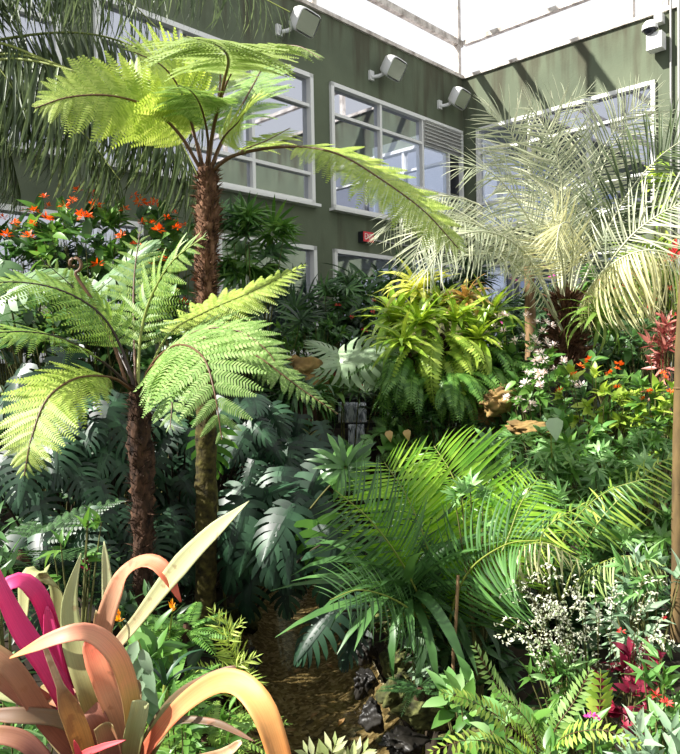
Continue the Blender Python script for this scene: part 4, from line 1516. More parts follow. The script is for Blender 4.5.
# ------------------------------------------------------------------ everything else, back to front
SP = [
 # name, label, category, px, py, d, rx, rz, kind, leaf length, material, options
 # ---- far bed along the building
 ('palm_bush', 'large lady palm with bright fan leaves behind the shaggy trunk of the tall tree fern', 'palm', 250, 245, 8.6, 46, 48, 'rhapis', .36, 'mid', dict(cover=3.6, per=5, mat2='deep')),
 ('palm_bush', 'lady palm rising to the sill of the window near the exit sign', 'palm', 322, 303, 9.6, 42, 36, 'rhapis', .34, 'deep', dict(cover=3.6, per=5, mat2='dark')),
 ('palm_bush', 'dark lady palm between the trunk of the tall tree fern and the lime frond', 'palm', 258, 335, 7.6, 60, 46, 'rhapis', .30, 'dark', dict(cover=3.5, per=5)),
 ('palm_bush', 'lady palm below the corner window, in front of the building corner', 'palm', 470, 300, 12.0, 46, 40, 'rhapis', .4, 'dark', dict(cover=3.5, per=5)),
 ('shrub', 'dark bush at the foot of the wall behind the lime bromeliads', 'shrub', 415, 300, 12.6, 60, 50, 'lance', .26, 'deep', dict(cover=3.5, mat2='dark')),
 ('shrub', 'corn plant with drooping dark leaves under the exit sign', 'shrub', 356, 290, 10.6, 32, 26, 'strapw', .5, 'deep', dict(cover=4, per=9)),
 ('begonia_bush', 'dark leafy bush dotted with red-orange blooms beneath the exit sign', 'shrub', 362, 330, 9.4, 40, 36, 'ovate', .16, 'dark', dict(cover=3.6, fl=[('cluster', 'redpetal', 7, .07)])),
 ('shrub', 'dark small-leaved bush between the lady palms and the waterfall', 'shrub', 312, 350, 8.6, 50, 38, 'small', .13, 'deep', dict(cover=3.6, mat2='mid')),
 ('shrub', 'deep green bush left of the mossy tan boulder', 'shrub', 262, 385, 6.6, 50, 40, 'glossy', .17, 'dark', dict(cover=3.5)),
 ('shrub', 'dark bush behind the silvery palm', 'shrub', 530, 320, 10.5, 44, 50, 'rhapis', .3, 'dark', dict(cover=3.5, per=5, fl=[('cluster', 'magenta', 4, .1)])),
 ('shrub', 'green bush with red flowers under the hanging pale frond', 'shrub', 606, 300, 9.6, 46, 40, 'glossy', .2, 'mid', dict(cover=3.5, fl=[('cluster', 'redpetal', 6, .11)])),
 ('shrub', 'bush with coral flowers at the foot of the wall beside the grey pipes', 'shrub', 655, 290, 10.2, 46, 46, 'glossy', .22, 'mid', dict(cover=3.5, fl=[('cluster', 'redpetal', 9, .11)])),
 ('shrub', 'dark green bush right of the fibrous palm base', 'shrub', 622, 345, 7.6, 42, 36, 'ovate', .17, 'deep', dict(cover=3.4)),
 ('shrub', 'bright leafy bush near the red-leaved plant', 'shrub', 648, 338, 7.0, 28, 22, 'ovate', .15, 'soft', dict(cover=2.6)),
 ('bamboo', 'lime bamboo shoots beside the grey pipes on the wall', 'bamboo', 664, 172, 9.2, 20, 42, 'strapw', .32, 'lime', dict(cover=1.5, per=6, open_=.9, droop=.6)),
 ('bamboo', 'lime bamboo leaves above the arching pale frond', 'bamboo', 646, 246, 9.0, 38, 14, 'strapw', .26, 'lime', dict(cover=2.0, per=6, open_=.9)),
 ('red_leaf_plant', 'rust-pink leaved plant beside the thin palm stem', 'shrub', 664, 352, 6.2, 18, 36, 'lance', .15, 'rust', dict(cover=3.2)),
 # ---- upper left bank
 ('flowering_shrub', 'glossy green bush covered in orange flowers below the stained wall', 'shrub', 98, 246, 6.4, 88, 48, 'glossy', .19, 'mid', dict(cover=5, mat2='deep', fl=[('cluster', 'orange', 34, .085)])),
 ('flowering_shrub', 'orange-flowered bush beside the shaggy upper trunk', 'shrub', 172, 262, 6.0, 36, 46, 'glossy', .17, 'deep', dict(cover=4, mat2='mid', fl=[('cluster', 'orange', 18, .08)])),
 ('flowering_shrub', 'bush with a few orange flowers under the white window frame', 'shrub', 12, 262, 6.4, 44, 40, 'lance', .24, 'deep', dict(cover=3.2, mat2='soft', fl=[('cluster', 'orange', 4, .08)])),
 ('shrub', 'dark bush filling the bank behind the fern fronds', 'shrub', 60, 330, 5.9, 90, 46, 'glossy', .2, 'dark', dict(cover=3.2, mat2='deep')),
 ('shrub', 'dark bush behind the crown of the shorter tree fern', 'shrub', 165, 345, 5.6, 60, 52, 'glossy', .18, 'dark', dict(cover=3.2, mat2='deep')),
 # ---- middle bank round the waterfall
 ('shrub', 'small dark shrub with coral flowers beside the waterfall', 'shrub', 388, 392, 8.2, 30, 26, 'lance', .13, 'dark', dict(cover=3.4, fl=[('cluster', 'redpetal', 5, .07)])),
 ('shrub', 'low sprawling shrub on the ledge above the waterfall', 'shrub', 352, 388, 9.3, 26, 14, 'ovate', .14, 'deep', dict(cover=3)),
 ('fern', 'lacy green fern just below the waterfall', 'fern', 398, 432, 7.2, 34, 15, 'lace', .2, 'mid', dict(cover=3.5, per=5)),
 ('fern', 'lacy fern between the waterfall and the cycad', 'fern', 352, 448, 6.6, 30, 13, 'lace', .18, 'soft', dict(cover=3, per=5)),
 ('shrub', 'dark ground plant under the hanging fern mound', 'shrub', 440, 415, 7.0, 60, 24, 'lance', .14, 'deep', dict(cover=3.2)),
 ('begonia', 'blush-white flowering bush beside the lime fern mound', 'shrub', 512, 352, 7.0, 46, 36, 'ovate', .14, 'mid', dict(cover=3.2, mat2='deep', fl=[('cluster', 'pinkwhite', 30, .09)])),
 ('begonia', 'lower blush-white flowering bush above the tan rocks', 'shrub', 542, 385, 6.3, 38, 30, 'ovate', .13, 'mid', dict(cover=3.0, fl=[('cluster', 'pinkwhite', 22, .08)])),
 ('round_leaf_plant', 'round-leaved grey-green plant on the tan rock', 'shrub', 510, 425, 6.3, 26, 16, 'heart', .16, 'soft', dict(cover=2.6)),
 ('shrub', 'yellow-green bush with orange flowers in the sun, beside the white-flowered bush', 'shrub', 598, 392, 5.6, 44, 34, 'ovate', .12, 'lime', dict(cover=3.2, mat2='mid', fl=[('cluster', 'orange', 10, .06)])),
 ('shrub', 'yellow-green bush beside the thin palm stem', 'shrub', 652, 412, 5.4, 36, 38, 'ovate', .12, 'lime', dict(cover=3.0, mat2='mid', fl=[('cluster', 'orange', 4, .05)])),
 ('shrub', 'dark bush behind the sunny yellow-green bushes', 'shrub', 600, 430, 6.0, 80, 40, 'ovate', .14, 'deep', dict(cover=2.6)),
 ('shrub', 'dense green bush filling the gap below the white flowers and above the cassava leaves', 'shrub', 560, 442, 5.3, 50, 30, 'ovate', .12, 'soft', dict(cover=3.4, mat2='mid')),
 ('shrub', 'dense light green bush at the foot of the yellow-green bush by the thin palm stem', 'shrub', 640, 452, 5.0, 44, 32, 'cassava5', .12, 'soft', dict(cover=3.2, mat2='mid', per=5)),
 # ---- broad middle right thicket
 ('cassava_bush', 'sage green bush of finger-shaped leaves beside the cycad', 'shrub', 520, 470, 4.9, 52, 42, 'cassava', .17, 'soft', dict(cover=3.4, per=5)),
 ('cassava_bush', 'finger-leaved bush under the yellow-green bushes', 'shrub', 600, 468, 4.8, 50, 36, 'cassava', .16, 'soft', dict(cover=3.2, per=5, mat2='mid')),
 ('cassava_bush', 'finger-leaved bush against the thin palm stem', 'shrub', 655, 500, 4.5, 40, 60, 'cassava', .16, 'mid', dict(cover=3.0, per=5, mat2='soft')),
 ('cassava_bush', 'deep green finger-leaved bush below the lime feather frond', 'shrub', 590, 545, 4.1, 62, 46, 'cassava5', .16, 'deep', dict(cover=3.2, per=5, mat2='soft')),
 ('cassava_bush', 'finger-leaved plant growing up through the cycad', 'shrub', 478, 505, 3.25, 26, 40, 'cassava5', .085, 'soft', dict(cover=1.2, per=4)),
 ('shrub', 'dark leafy thicket behind the cycad', 'shrub', 475, 560, 4.3, 80, 60, 'lance', .17, 'deep', dict(cover=3.2, mat2='dark')),
 ('shrub', 'dark thicket low behind the wiry white bush', 'shrub', 600, 610, 3.9, 90, 42, 'cassava5', .14, 'dark', dict(cover=3.2, mat2='deep', per=5)),
 ('shrub', 'leafy sprig with pale orange bloom near the white bush', 'shrub', 640, 620, 3.0, 44, 32, 'lance', .12, 'sage', dict(cover=2.2, fl=[('cluster', 'redpetal', 2, .03)])),
 ('shrub', 'light green lance-leaved bush in the sun between the cycad and the lime feather fronds', 'shrub', 545, 505, 3.9, 34, 30, 'cassava', .12, 'soft', dict(cover=1.8, per=5)),
 ('weed', 'pale green seedlings in front of the slender ringed stem', 'shrub', 648, 575, 3.0, 34, 26, 'lance', .1, 'soft', dict(cover=2.2, mat2='sage')),
 # ---- left middle
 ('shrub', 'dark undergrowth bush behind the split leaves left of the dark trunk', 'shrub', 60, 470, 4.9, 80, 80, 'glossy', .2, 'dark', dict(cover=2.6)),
 ('shrub', 'thin sapling with a red bud in front of the dark split leaves', 'shrub', 72, 540, 2.9, 34, 36, 'lance', .1, 'mid', dict(cover=.5, per=4, fl=[('spike', 'red', 1, .07)])),
 ('shrub', 'green leafy plant at the edge beside the pink bromeliad leaves', 'shrub', 6, 560, 2.7, 26, 60, 'lance', .13, 'deep', dict(cover=1.6)),
 # ---- foreground left under the bromeliad
 ('broad_leaf_plant', 'broad-leaved green plant in front of the mossy lower trunk', 'shrub', 158, 648, 2.45, 22, 24, 'ovate', .13, 'soft', dict(cover=2.6, per=5, mat2='mid')),
 ('shrub', 'green leafy plant low behind the peach bromeliad leaf', 'shrub', 150, 690, 2.3, 36, 34, 'ovate', .1, 'mid', dict(cover=2.6)),
 ('shrub', 'dark leafy plant at the foot of the two tree ferns', 'shrub', 138, 618, 3.3, 40, 28, 'lance', .14, 'dark', dict(cover=2.4)),
 ('shrub', 'bright weeds below the bromeliad at the edge', 'shrub', 20, 722, 2.1, 44, 44, 'lance', .11, 'mid', dict(cover=2.4, mat2='soft')),
 ('shrub', 'low green weeds between bromeliad and stream', 'shrub', 190, 735, 2.1, 56, 40, 'lance', .09, 'mid', dict(cover=2.6)),
 # ---- foreground right
 ('coleus', 'crimson-leaved coleus among green weeds', 'shrub', 640, 664, 2.75, 32, 20, 'ovate', .09, 'red', dict(cover=2.6, per=5)),
 ('coleus', 'dark crimson coleus lower down beside the ribbed round leaf', 'shrub', 622, 700, 2.6, 38, 28, 'ovate', .08, 'red', dict(cover=1.6, per=5)),
 ('weed', 'leafy green plant with coral bloom at the edge below the crimson coleus', 'shrub', 662, 700, 2.3, 34, 44, 'lance', .09, 'soft', dict(cover=2.4, mat2='mid', fl=[('cluster', 'redpetal', 2, .035)])),
 ('weed', 'tall green weed under the wiry white bush', 'shrub', 566, 680, 2.7, 40, 36, 'lance', .08, 'mid', dict(cover=2.2, mat2='soft')),
 ('weed', 'green plant with one small magenta flower', 'shrub', 594, 735, 2.2, 26, 26, 'lance', .08, 'soft', dict(cover=2.4, mat2='mid')),
 ('weed', 'broad-leaved green weed on the mossy bank', 'shrub', 472, 700, 2.6, 46, 22, 'ovate', .1, 'mid', dict(cover=2.4, mat2='soft', per=4)),
 ('weed', 'green ground plants at the bottom beneath the magenta flower', 'shrub', 520, 748, 2.2, 70, 26, 'ovate', .09, 'mid', dict(cover=2.4, mat2='soft', per=4)),
 ('weed', 'sprawling sage plant under the coral bloom', 'shrub', 650, 752, 2.1, 50, 30, 'lance', .1, 'sage', dict(cover=2.4)),
 ('arrowhead_vine', 'small arrow-leaved plant growing on the mossy rocks', 'vine', 422, 646, 3.3, 20, 22, 'heart', .09, 'sage', dict(cover=2.0, per=4)),
 ('shrub', 'dark leafy clump above the mossy rocks', 'shrub', 470, 640, 3.4, 60, 34, 'lance', .13, 'dark', dict(cover=2.6)),
]
for s in SP:
    shrub(*s[:11], **s[11])

# ---- grassy and strap-leaved mounds


def mound(name, label, cat, px, py, d, rx, rz, kind, L, mat, nl, up=1.0, out=.9, rt='stems'):
    """tuft whose leaves or fronds spring from one crown and spill over"""
    c = P(px, py, d)
    root = thing(name, label, cat, c - Z * .0)
    rx, rz = rx * d / F_PX, rz * d / F_PX
    a = rng.uniform(0, 6.283, nl)
    q = rng.uniform(0, 1, nl)
    o_ = np.stack([np.cos(a), np.sin(a), 0 * a], 1)
    pos = c + o_ * q[:, None] * np.array([rx, rx * .7, 0]) * .6 + Z * (rng.uniform(-.6, .6, nl) * rz)[:, None]
    m_ = MB()
    scatter(m_, TL[kind], pos, o_ * out + Z * up * rng.uniform(.2, 1, nl)[:, None] + rng.normal(0, .15, (nl, 3)), Z + rng.normal(0, .1, (nl, 3)), L * rng.uniform(.7, 1.15, nl))
    m_.build('foliage', mat, root)
    m_ = MB()
    revolve(m_, c - Z * rz * .4, [(rx * .5, -rz), (rx * .45, 0), (rx * .2, rz * .7), (.01, rz)], 12)
    m_.build('crown_base', 'fibre_dark', root)
    return root


mound('sword_fern', 'lime sword fern hanging in long ribbons, middle of the sunlit mound', 'fern', 442, 346, 7.0, 26, 22, 'sword', .8, 'lime', 44, .1, .9)
mound('sword_fern', 'sword fern spilling down the right flank of the sunlit mound', 'fern', 480, 356, 7.0, 20, 20, 'sword', .7, 'mid', 42, .1, .9)
mound('sword_fern', 'dark sword fern at the left foot of the sunlit mound', 'fern', 410, 364, 7.0, 18, 20, 'sword', .65, 'mid', 42, .1, .9)
mound('sword_fern', 'darker sword fern hanging at the foot of the sunlit mound', 'fern', 450, 380, 6.8, 36, 16, 'sword', .55, 'mid', 64, .2, .9)
mound('strap_plant', 'dark mound of arching strap leaves beside the mossy log', 'grass plant', 300, 398, 6.6, 34, 16, 'strap', .42, 'deep', 120, .9, .8)
mound('strap_plant', 'grassy tuft under the red-flowered shrub', 'grass plant', 412, 402, 7.4, 24, 14, 'grass', .5, 'deep', 120, .9, .8)
mound('strap_plant', 'tuft of narrow green blades behind the philodendron leaf', 'grass plant', 392, 372, 8.2, 22, 16, 'grass', .5, 'deep', 110, .9, .8)
mound('fern', 'sword fern in the shade at the foot of the mossy trunk', 'fern', 172, 700, 2.6, 20, 10, 'swordfern', .2, 'mid', 26, .6, .9)
mound('fern', 'green fern below the orange bromeliad leaf', 'fern', 205, 742, 2.2, 24, 12, 'swordfern', .22, 'fern_mid', 26, .6, .9)
mound('fern', 'bright fern by the orange heliconia flower', 'fern', 186, 628, 2.9, 14, 8, 'swordfern', .2, 'mid', 18, .6, .9)
mound('fern', 'dark green fern on the left bank under the bushes', 'fern', 20, 560, 3.6, 30, 18, 'lace', .5, 'dark', 26, .6, .9)
mound('fern', 'low fern below the cycad on the mossy rock', 'fern', 420, 690, 3.0, 14, 6, 'swordfern', .14, 'dark', 20, .6, .9)

# ---- lime bromeliads on the sunlit mound
BR = [(418, 292, 7.7, .5, 'yellowbrom', 'yellow-green bromeliad at the very top of the sunlit mound'),
      (466, 302, 7.5, .36, 'orangebrom', 'orange-tinged bromeliad at the top right of the sunlit mound'),
      (392, 322, 7.5, .48, 'limebrom', 'lime bromeliad at the left edge of the sunlit mound'),
      (420, 325, 7.2, .42, 'limebrom', 'lime bromeliad just below the topmost yellow one'),
      (455, 322, 7.2, .45, 'limebrom', 'lime bromeliad below the orange-tinged one'),
      (490, 318, 7.4, .45, 'limebrom', 'lime bromeliad at the right edge of the sunlit mound'),
      (438, 308, 7.6, .42, 'limebrom', 'lime bromeliad between the yellow and the orange-tinged ones'),
      (404, 345, 7.0, .38, 'limebrom', 'lime bromeliad low on the left of the sunlit mound'),
      (478, 340, 7.0, .4, 'limebrom', 'lime bromeliad low on the right of the sunlit mound'),
      (385, 345, 7.6, .36, 'limebrom', 'small lime bromeliad nearest the dark shrub')]
for (a, b_, d_, L_, mt, lab) in BR:
    rosette('bromeliad', lab, 'bromeliad', a, b_, d_ - .2, L_ * 1.05, 32, 'strapw', mt, (.0, 1.35), group=None, axis=(random.uniform(-.25, .25), -.35, 1))
rosette('bromeliad', 'brown and green bromeliad perched on the fibrous palm base', 'bromeliad', 598, 318, 6.8, .5, 34, 'strap', 'fern_mid', (-.2, 1.3), axis=(.2, -.3, 1))
rosette('bromeliad', 'upright green bromeliad with red foot beside the waterfall', 'bromeliad', 332, 400, 7.6, .55, 24, 'strapw', 'mid', (.7, 1.45), axis=(0, -.1, 1), fl=('spike', 'rust', .2))
rosette('bromeliad', 'small round green rosette above the waterfall', 'bromeliad', 355, 392, 8.6, .26, 18, 'strapw', 'soft', (.1, 1.2), axis=(0, -.6, 1))
rosette('bird_nest_plant', 'dark strap-leaved lily with drooping leaves on the stream bank', 'lily', 408, 600, 3.3, .6, 44, 'strap', 'deep', (.3, 1.35), axis=(-.1, -.2, 1))
rosette('bird_nest_plant', 'second dark strap-leaved lily behind the mossy rocks', 'lily', 440, 612, 3.5, .55, 36, 'strap', 'dark', (.3, 1.35), axis=(.1, -.1, 1))
rosette('fan_palm_seedling', 'small fan-leaved palm seedling between the split leaves and the cycad', 'palm', 345, 468, 4.2, .26, 18, 'strapw', 'deep', (.0, .9), axis=(0, -.9, .5))
rosette('grey_leaf_plant', 'narrow grey-green leaf plant between the bromeliad and the mossy trunk', 'bromeliad', 165, 690, 2.2, .2, 5, 'strap', 'mon', (1.1, 1.45))

# ---- philodendron with the big pale jagged leaf
root = monstera('philodendron', 'philodendron holding big pale jagged leaves above the waterfall', 340, 372, 7.6, 40, 20, cat='philodendron', mat='pale_phil', kind='mon_few', face=(0, -.75, .7),
                leaves=[(366, 354, 7.2, 1, -.3, .3, .75), (345, 362, 7.4, -.9, -.3, -.1, .6), (330, 352, 7.8, -.8, 0, .5, .5), (378, 368, 7.3, -.3, -.4, -.5, .45)])

# ---- split leaf monsteras
MO = [
 ('dark monstera behind the bright frond of the shorter tree fern', 50, 400, 4.9, 60, 34, 9, .42, 'mon', 'mon'),
 ('dark monstera just left of the dark shaggy trunk', 100, 440, 4.5, 44, 44, 12, .38, 'mon', 'mon_few'),
 ('monstera low at the edge with wide drooping leaves', 40, 480, 4.2, 56, 34, 10, .42, 'mon', 'mon_few'),
 ('deep shade monstera beneath the sapling with the red bud', 40, 560, 3.8, 60, 44, 11, .4, 'mon', 'mon'),
 ('monstera low between the bromeliad and the dark trunk', 100, 545, 4.0, 40, 50, 9, .36, 'mon', 'mon_few'),
 ('monstera between the two tree fern trunks', 168, 450, 5.2, 32, 54, 12, .38, 'mon', 'mon'),
 ('low monstera between the trunks, behind the cream bromeliad leaf', 170, 540, 5.1, 28, 40, 9, .36, 'mon', 'mon_few'),
 ('monstera right of the mossy trunk with leaves facing the viewer', 250, 430, 5.3, 40, 32, 11, .4, 'mon', 'mon'),
 ('monstera on the far bank below the mossy log', 300, 450, 5.9, 40, 26, 11, .42, 'mon', 'mon'),
 ('monstera with pinkish torn leaves beside the stream', 280, 478, 5.1, 40, 24, 10, .4, 'mon', 'mon_few'),
 ('large monstera beside the mossy trunk, over the stream', 254, 525, 4.7, 32, 42, 9, .48, 'mon', 'mon'),
 ('large monstera in the middle of the stream bank', 298, 520, 4.6, 34, 34, 9, .44, 'mon', 'mon'),
 ('monstera hanging over the head of the stream', 285, 558, 5.2, 42, 12, 8, .36, 'mon', 'mon'),
]
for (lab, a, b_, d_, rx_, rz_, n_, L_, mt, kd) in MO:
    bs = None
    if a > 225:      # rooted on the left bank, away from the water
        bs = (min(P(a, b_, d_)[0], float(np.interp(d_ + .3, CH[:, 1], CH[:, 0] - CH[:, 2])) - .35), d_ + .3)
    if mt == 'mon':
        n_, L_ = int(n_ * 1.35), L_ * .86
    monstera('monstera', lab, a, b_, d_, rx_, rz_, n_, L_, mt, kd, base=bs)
monstera('monstera', 'monstera with one bright sunlit leaf at the edge, below the orange flowers', 30, 288, 5.6, 30, 20, mat='mon_sunlit', face=(0, -.9, .5),
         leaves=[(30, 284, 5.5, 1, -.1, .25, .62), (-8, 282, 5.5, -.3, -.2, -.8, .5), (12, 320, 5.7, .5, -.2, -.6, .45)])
monstera('monstera', 'monstera with pale sunlit leaves in the middle of the orange-flowered bank', 115, 290, 5.5, 30, 20, mat='mon_sunlit', face=(0, -.9, .45),
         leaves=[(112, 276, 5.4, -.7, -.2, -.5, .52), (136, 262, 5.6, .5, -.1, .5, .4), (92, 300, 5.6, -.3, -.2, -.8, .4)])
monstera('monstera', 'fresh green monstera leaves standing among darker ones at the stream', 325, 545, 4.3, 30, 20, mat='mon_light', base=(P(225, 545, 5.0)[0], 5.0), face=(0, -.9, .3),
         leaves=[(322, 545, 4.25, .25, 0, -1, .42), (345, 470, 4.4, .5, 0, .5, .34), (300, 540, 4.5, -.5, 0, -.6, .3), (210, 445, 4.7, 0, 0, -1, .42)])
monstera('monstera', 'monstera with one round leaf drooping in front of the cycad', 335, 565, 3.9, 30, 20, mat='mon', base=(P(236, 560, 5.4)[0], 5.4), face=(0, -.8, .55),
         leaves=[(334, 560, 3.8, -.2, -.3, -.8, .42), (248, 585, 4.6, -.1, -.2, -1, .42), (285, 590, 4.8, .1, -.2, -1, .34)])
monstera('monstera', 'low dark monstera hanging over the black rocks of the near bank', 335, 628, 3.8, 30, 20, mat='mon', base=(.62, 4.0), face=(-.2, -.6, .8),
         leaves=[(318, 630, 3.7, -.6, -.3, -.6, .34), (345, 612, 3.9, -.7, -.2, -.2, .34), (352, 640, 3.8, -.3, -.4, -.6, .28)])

# ---- feather fronds of areca palms in the thicket
ar = thing('areca_palm', 'small areca palm with lime feather fronds in the thicket beside the cycad', 'palm', P(560, 600, 3.7))
STA = [t_simple(.06, 4, .3, 0, 'strap', a) for a in (.5, .9)]
for pts, L, n, mt, dn in [([(560, 600, 3.7), (556, 560, 3.6), (575, 520, 3.5), (606, 492, 3.4), (640, 480, 3.3)], .2, 22, 'mid', .5),
                          ([(556, 600, 3.7), (540, 568, 3.5), (545, 530, 3.3), (590, 500, 3.3)], .2, 20, 'lime', .5),
                          ([(556, 600, 3.7), (528, 575, 3.5), (512, 552, 3.3), (545, 543, 3.1), (580, 560, 3.0)], .2, 22, 'silver_pale', .9),
                          ([(562, 600, 3.7), (590, 570, 3.4), (625, 556, 3.2), (665, 566, 3.1)], .2, 24, 'fern_grey', .8),
                          ([(562, 600, 3.7), (575, 565, 3.8), (600, 520, 3.9), (650, 470, 3.9), (675, 455, 3.9)], .22, 24, 'lime', .4)]:
    frond(ar, PP(*pts), L, n, STA, mt, 'rach_green', (0, -.5, .85), 58, .3, 'palm', .006, down=dn, jit=.16)

# ---- ferns in the right foreground
sf = thing('sword_fern', 'bright sword fern with ladder-like fronds in front of the mossy rocks', 'fern', P(545, 770, 2.3))
SF = [t_simple(.38, 2, .2, .1, 'lance')]
for pts in ([(540, 765, 2.3), (530, 725, 2.25), (500, 690, 2.2), (474, 645, 2.2)], [(545, 765, 2.3), (520, 735, 2.2), (480, 705, 2.15), (442, 692, 2.1)],
            [(540, 770, 2.3), (555, 730, 2.2), (575, 700, 2.2), (590, 670, 2.2)], [(545, 775, 2.3), (560, 740, 2.1), (600, 730, 2.0), (640, 745, 1.95)],
            [(540, 775, 2.3), (510, 750, 2.1), (470, 740, 2.0), (430, 752, 1.95)]):
    frond(sf, PP(*pts), .045, 26, SF, 'fern_soft' if random.random() < .6 else 'lime', 'rach', (0, -.6, .8), 68, .15, 'palm', .0025, jit=.08)
vf = thing('variegated_fern', 'cream-edged fern fronds rising at the bottom by the stream', 'fern', P(330, 800, 2.0))
for pts in ([(335, 815, 2.0), (340, 785, 1.95), (352, 764, 1.9), (366, 750, 1.9)], [(330, 815, 2.0), (325, 785, 1.95), (318, 765, 1.9), (305, 752, 1.9)],
            [(332, 815, 2.0), (334, 785, 1.95), (330, 762, 1.9), (336, 742, 1.9)]):
    frond(vf, PP(*pts), .075, 11, SF, 'variegated', 'rach_green', (0, -.8, .6), 50, .25, 'palm', .003, jit=.1)
wf = thing('lacy_fern', 'pale lime fern with twisted narrow fronds before the mossy trunk', 'fern', P(240, 720, 2.9))
for pts in ([(240, 720, 2.9), (238, 690, 2.85), (228, 650, 2.8), (212, 608, 2.8)], [(240, 720, 2.9), (244, 680, 2.85), (234, 645, 2.8), (222, 615, 2.75)],
            [(240, 720, 2.9), (232, 690, 2.85), (220, 672, 2.8), (196, 668, 2.8)], [(240, 720, 2.9), (244, 690, 2.8), (236, 668, 2.7), (258, 656, 2.7)],
            [(240, 720, 2.9), (248, 700, 2.8), (244, 680, 2.75), (262, 684, 2.7)], [(240, 720, 2.9), (240, 672, 2.8), (228, 640, 2.75), (242, 622, 2.7)]):
    frond(wf, PP(*pts), .07, 22, [t_simple(.16, 2, .3, .3, 'lance')], 'fern_lime', 'rach_green', (0, -.6, .8), 55, .25, 'palm', .003, jit=.25)

# ---- wiry bush with tiny white leaves
wb = thing('wiry_bush', 'wiry bush of thin arching stems with tiny silver-white leaves', 'shrub', P(600, 740, 2.7))
m_, m2 = MB(), MB()
for k in range(24):
    ex, ey = random.uniform(492, 676), random.uniform(580, 640)
    pts = PP((600 + (k % 5 - 2) * 14, 740, 2.7), (600 + (ex - 600) * .45, 685, 2.7), (600 + (ex - 600) * .75, ey + 4, 2.6), (ex, ey + random.uniform(-6, 18), 2.5 + random.uniform(-.2, .3)))
    c = cr(pts, 26)
    tubes(m_, c, np.linspace(.003, .0008, 26), 4)
    for _ in range(2):
        j = rng.integers(10, 22)
        e = c[j] + np.array([random.uniform(-.16, .16), random.uniform(-.1, .1), random.uniform(-.05, .1)])
        c2 = cr([c[j], (c[j] + e) / 2 + Z * .02, e], 8)
        tubes(m_, c2, np.linspace(.0015, .0008, 8), 3)
        pp = np.repeat(c2, 2, 0)
        scatter(m2, TL['twigleaf'], pp, rdir(len(pp)), (0, -.5, .8), .017 * rng.uniform(.6, 1.2, len(pp)))
    pp = np.repeat(c[13:], 2, 0)
    scatter(m2, TL['twigleaf'], pp, rdir(len(pp)), (0, -.5, .8), .017 * rng.uniform(.6, 1.2, len(pp)))
m_.build('stems', 'twig', wb)
m2.build('foliage', 'white_leaf', wb)

# ---- heliconia-like orange flowers by the trunk
hp = thing('flowering_plant', 'green plant with two orange spiky flowers between the two trunks', 'flowering plant', P(160, 700, 2.9))
m_, m2 = MB(), MB()
for (a, b_, d_) in ((172, 608, 2.8), (119, 618, 2.7)):
    tubes(m_, cr(PP((160, 700, 2.9), ((160 + a) / 2, 660, 2.85), (a, b_ + 6, d_)), 12), .004, 5)
    fm = MB()
    fl_spike(fm, P(a, b_ + 4, d_), .06)
    fm.build('flower', 'yellow_orange', hp)
m_.build('stems', 'rach_green', hp)
c = np.repeat(PP((172, 640, 2.85), (150, 660, 2.9), (130, 650, 2.8), (185, 655, 2.8)), 7, 0)
scatter(m2, TL['lance'], c + rng.normal(0, .05, c.shape), rdir(len(c)) + [0, 0, .5], (0, -.5, 1), .14)
m2.build('foliage', 'mid', hp)

# ---- single marked plants
rl = thing('ribbed_leaf_plant', 'plant with one round deeply ribbed lime leaf above the magenta flower', 'leafy plant', P(600, 745, 2.4))
m_ = MB()
scatter(m_, t_pinnate(7, .36, .55, .2, 62, t_simple(.42, 3, .25, .2, 'ovate')), [P(598, 722, 2.35)], [(.05, -.2, 1)], (0, -1, .3), .18)
m_.build('foliage', 'lime', rl)
m_ = MB()
tubes(m_, cr(PP((600, 745, 2.4), (600, 735, 2.38), (598, 720, 2.36)), 8), .004, 5)
m_.build('stem', 'rach_green', rl)
mf = thing('magenta_flower', 'small bright magenta flower near the bottom edge', 'flower', P(592, 722, 2.1))
m_ = MB()
for k in range(3):
    fl_cluster(m_, P(592 + k * 4 - 4, 718 - (k % 2) * 3, 2.1), .022)
m_.build('petals', 'magenta', mf)
m_ = MB()
tubes(m_, cr(PP((594, 775, 2.15), (594, 745, 2.13), (592, 720, 2.1)), 8), .0025, 5)
m_.build('stem', 'rach_green', mf)
cl = thing('caladium', 'single pale grey-white arrow leaf standing above the finger-leaved bush', 'leafy plant', P(553, 470, 4.7))
m_ = MB()
scatter(m_, TL['heart'][0], [P(553, 418, 4.6)], [(.1, -.3, -1)], (0, -1, .2), .15)
m_.build('foliage', 'pale_phil', cl)
m_ = MB()
tubes(m_, cr(PP((553, 470, 4.7), (551, 440, 4.68), (553, 420, 4.6)), 8), .006, 5)
m_.build('stem', 'rach_green', cl)
pl = thing('drooping_leaf_plant', 'plant with folded sage leaves hanging from one stem behind the cut bromeliad leaves', 'leafy plant', P(150, 735, 2.1))
m_, m2 = MB(), MB()
stp = cr(PP((150, 735, 2.1), (147, 700, 2.08), (144, 660, 2.05), (138, 640, 2.05)), 14)
tubes(m_, stp, .0025, 5)
m_.build('stem', 'rach_green', pl)
scatter(m2, TL['glossy'], stp[4:], np.array([(.4 * (-1) ** k, -.3, -.9) for k in range(10)]), (0, -1, .2), .09)
m2.build('foliage', 'sage', pl)
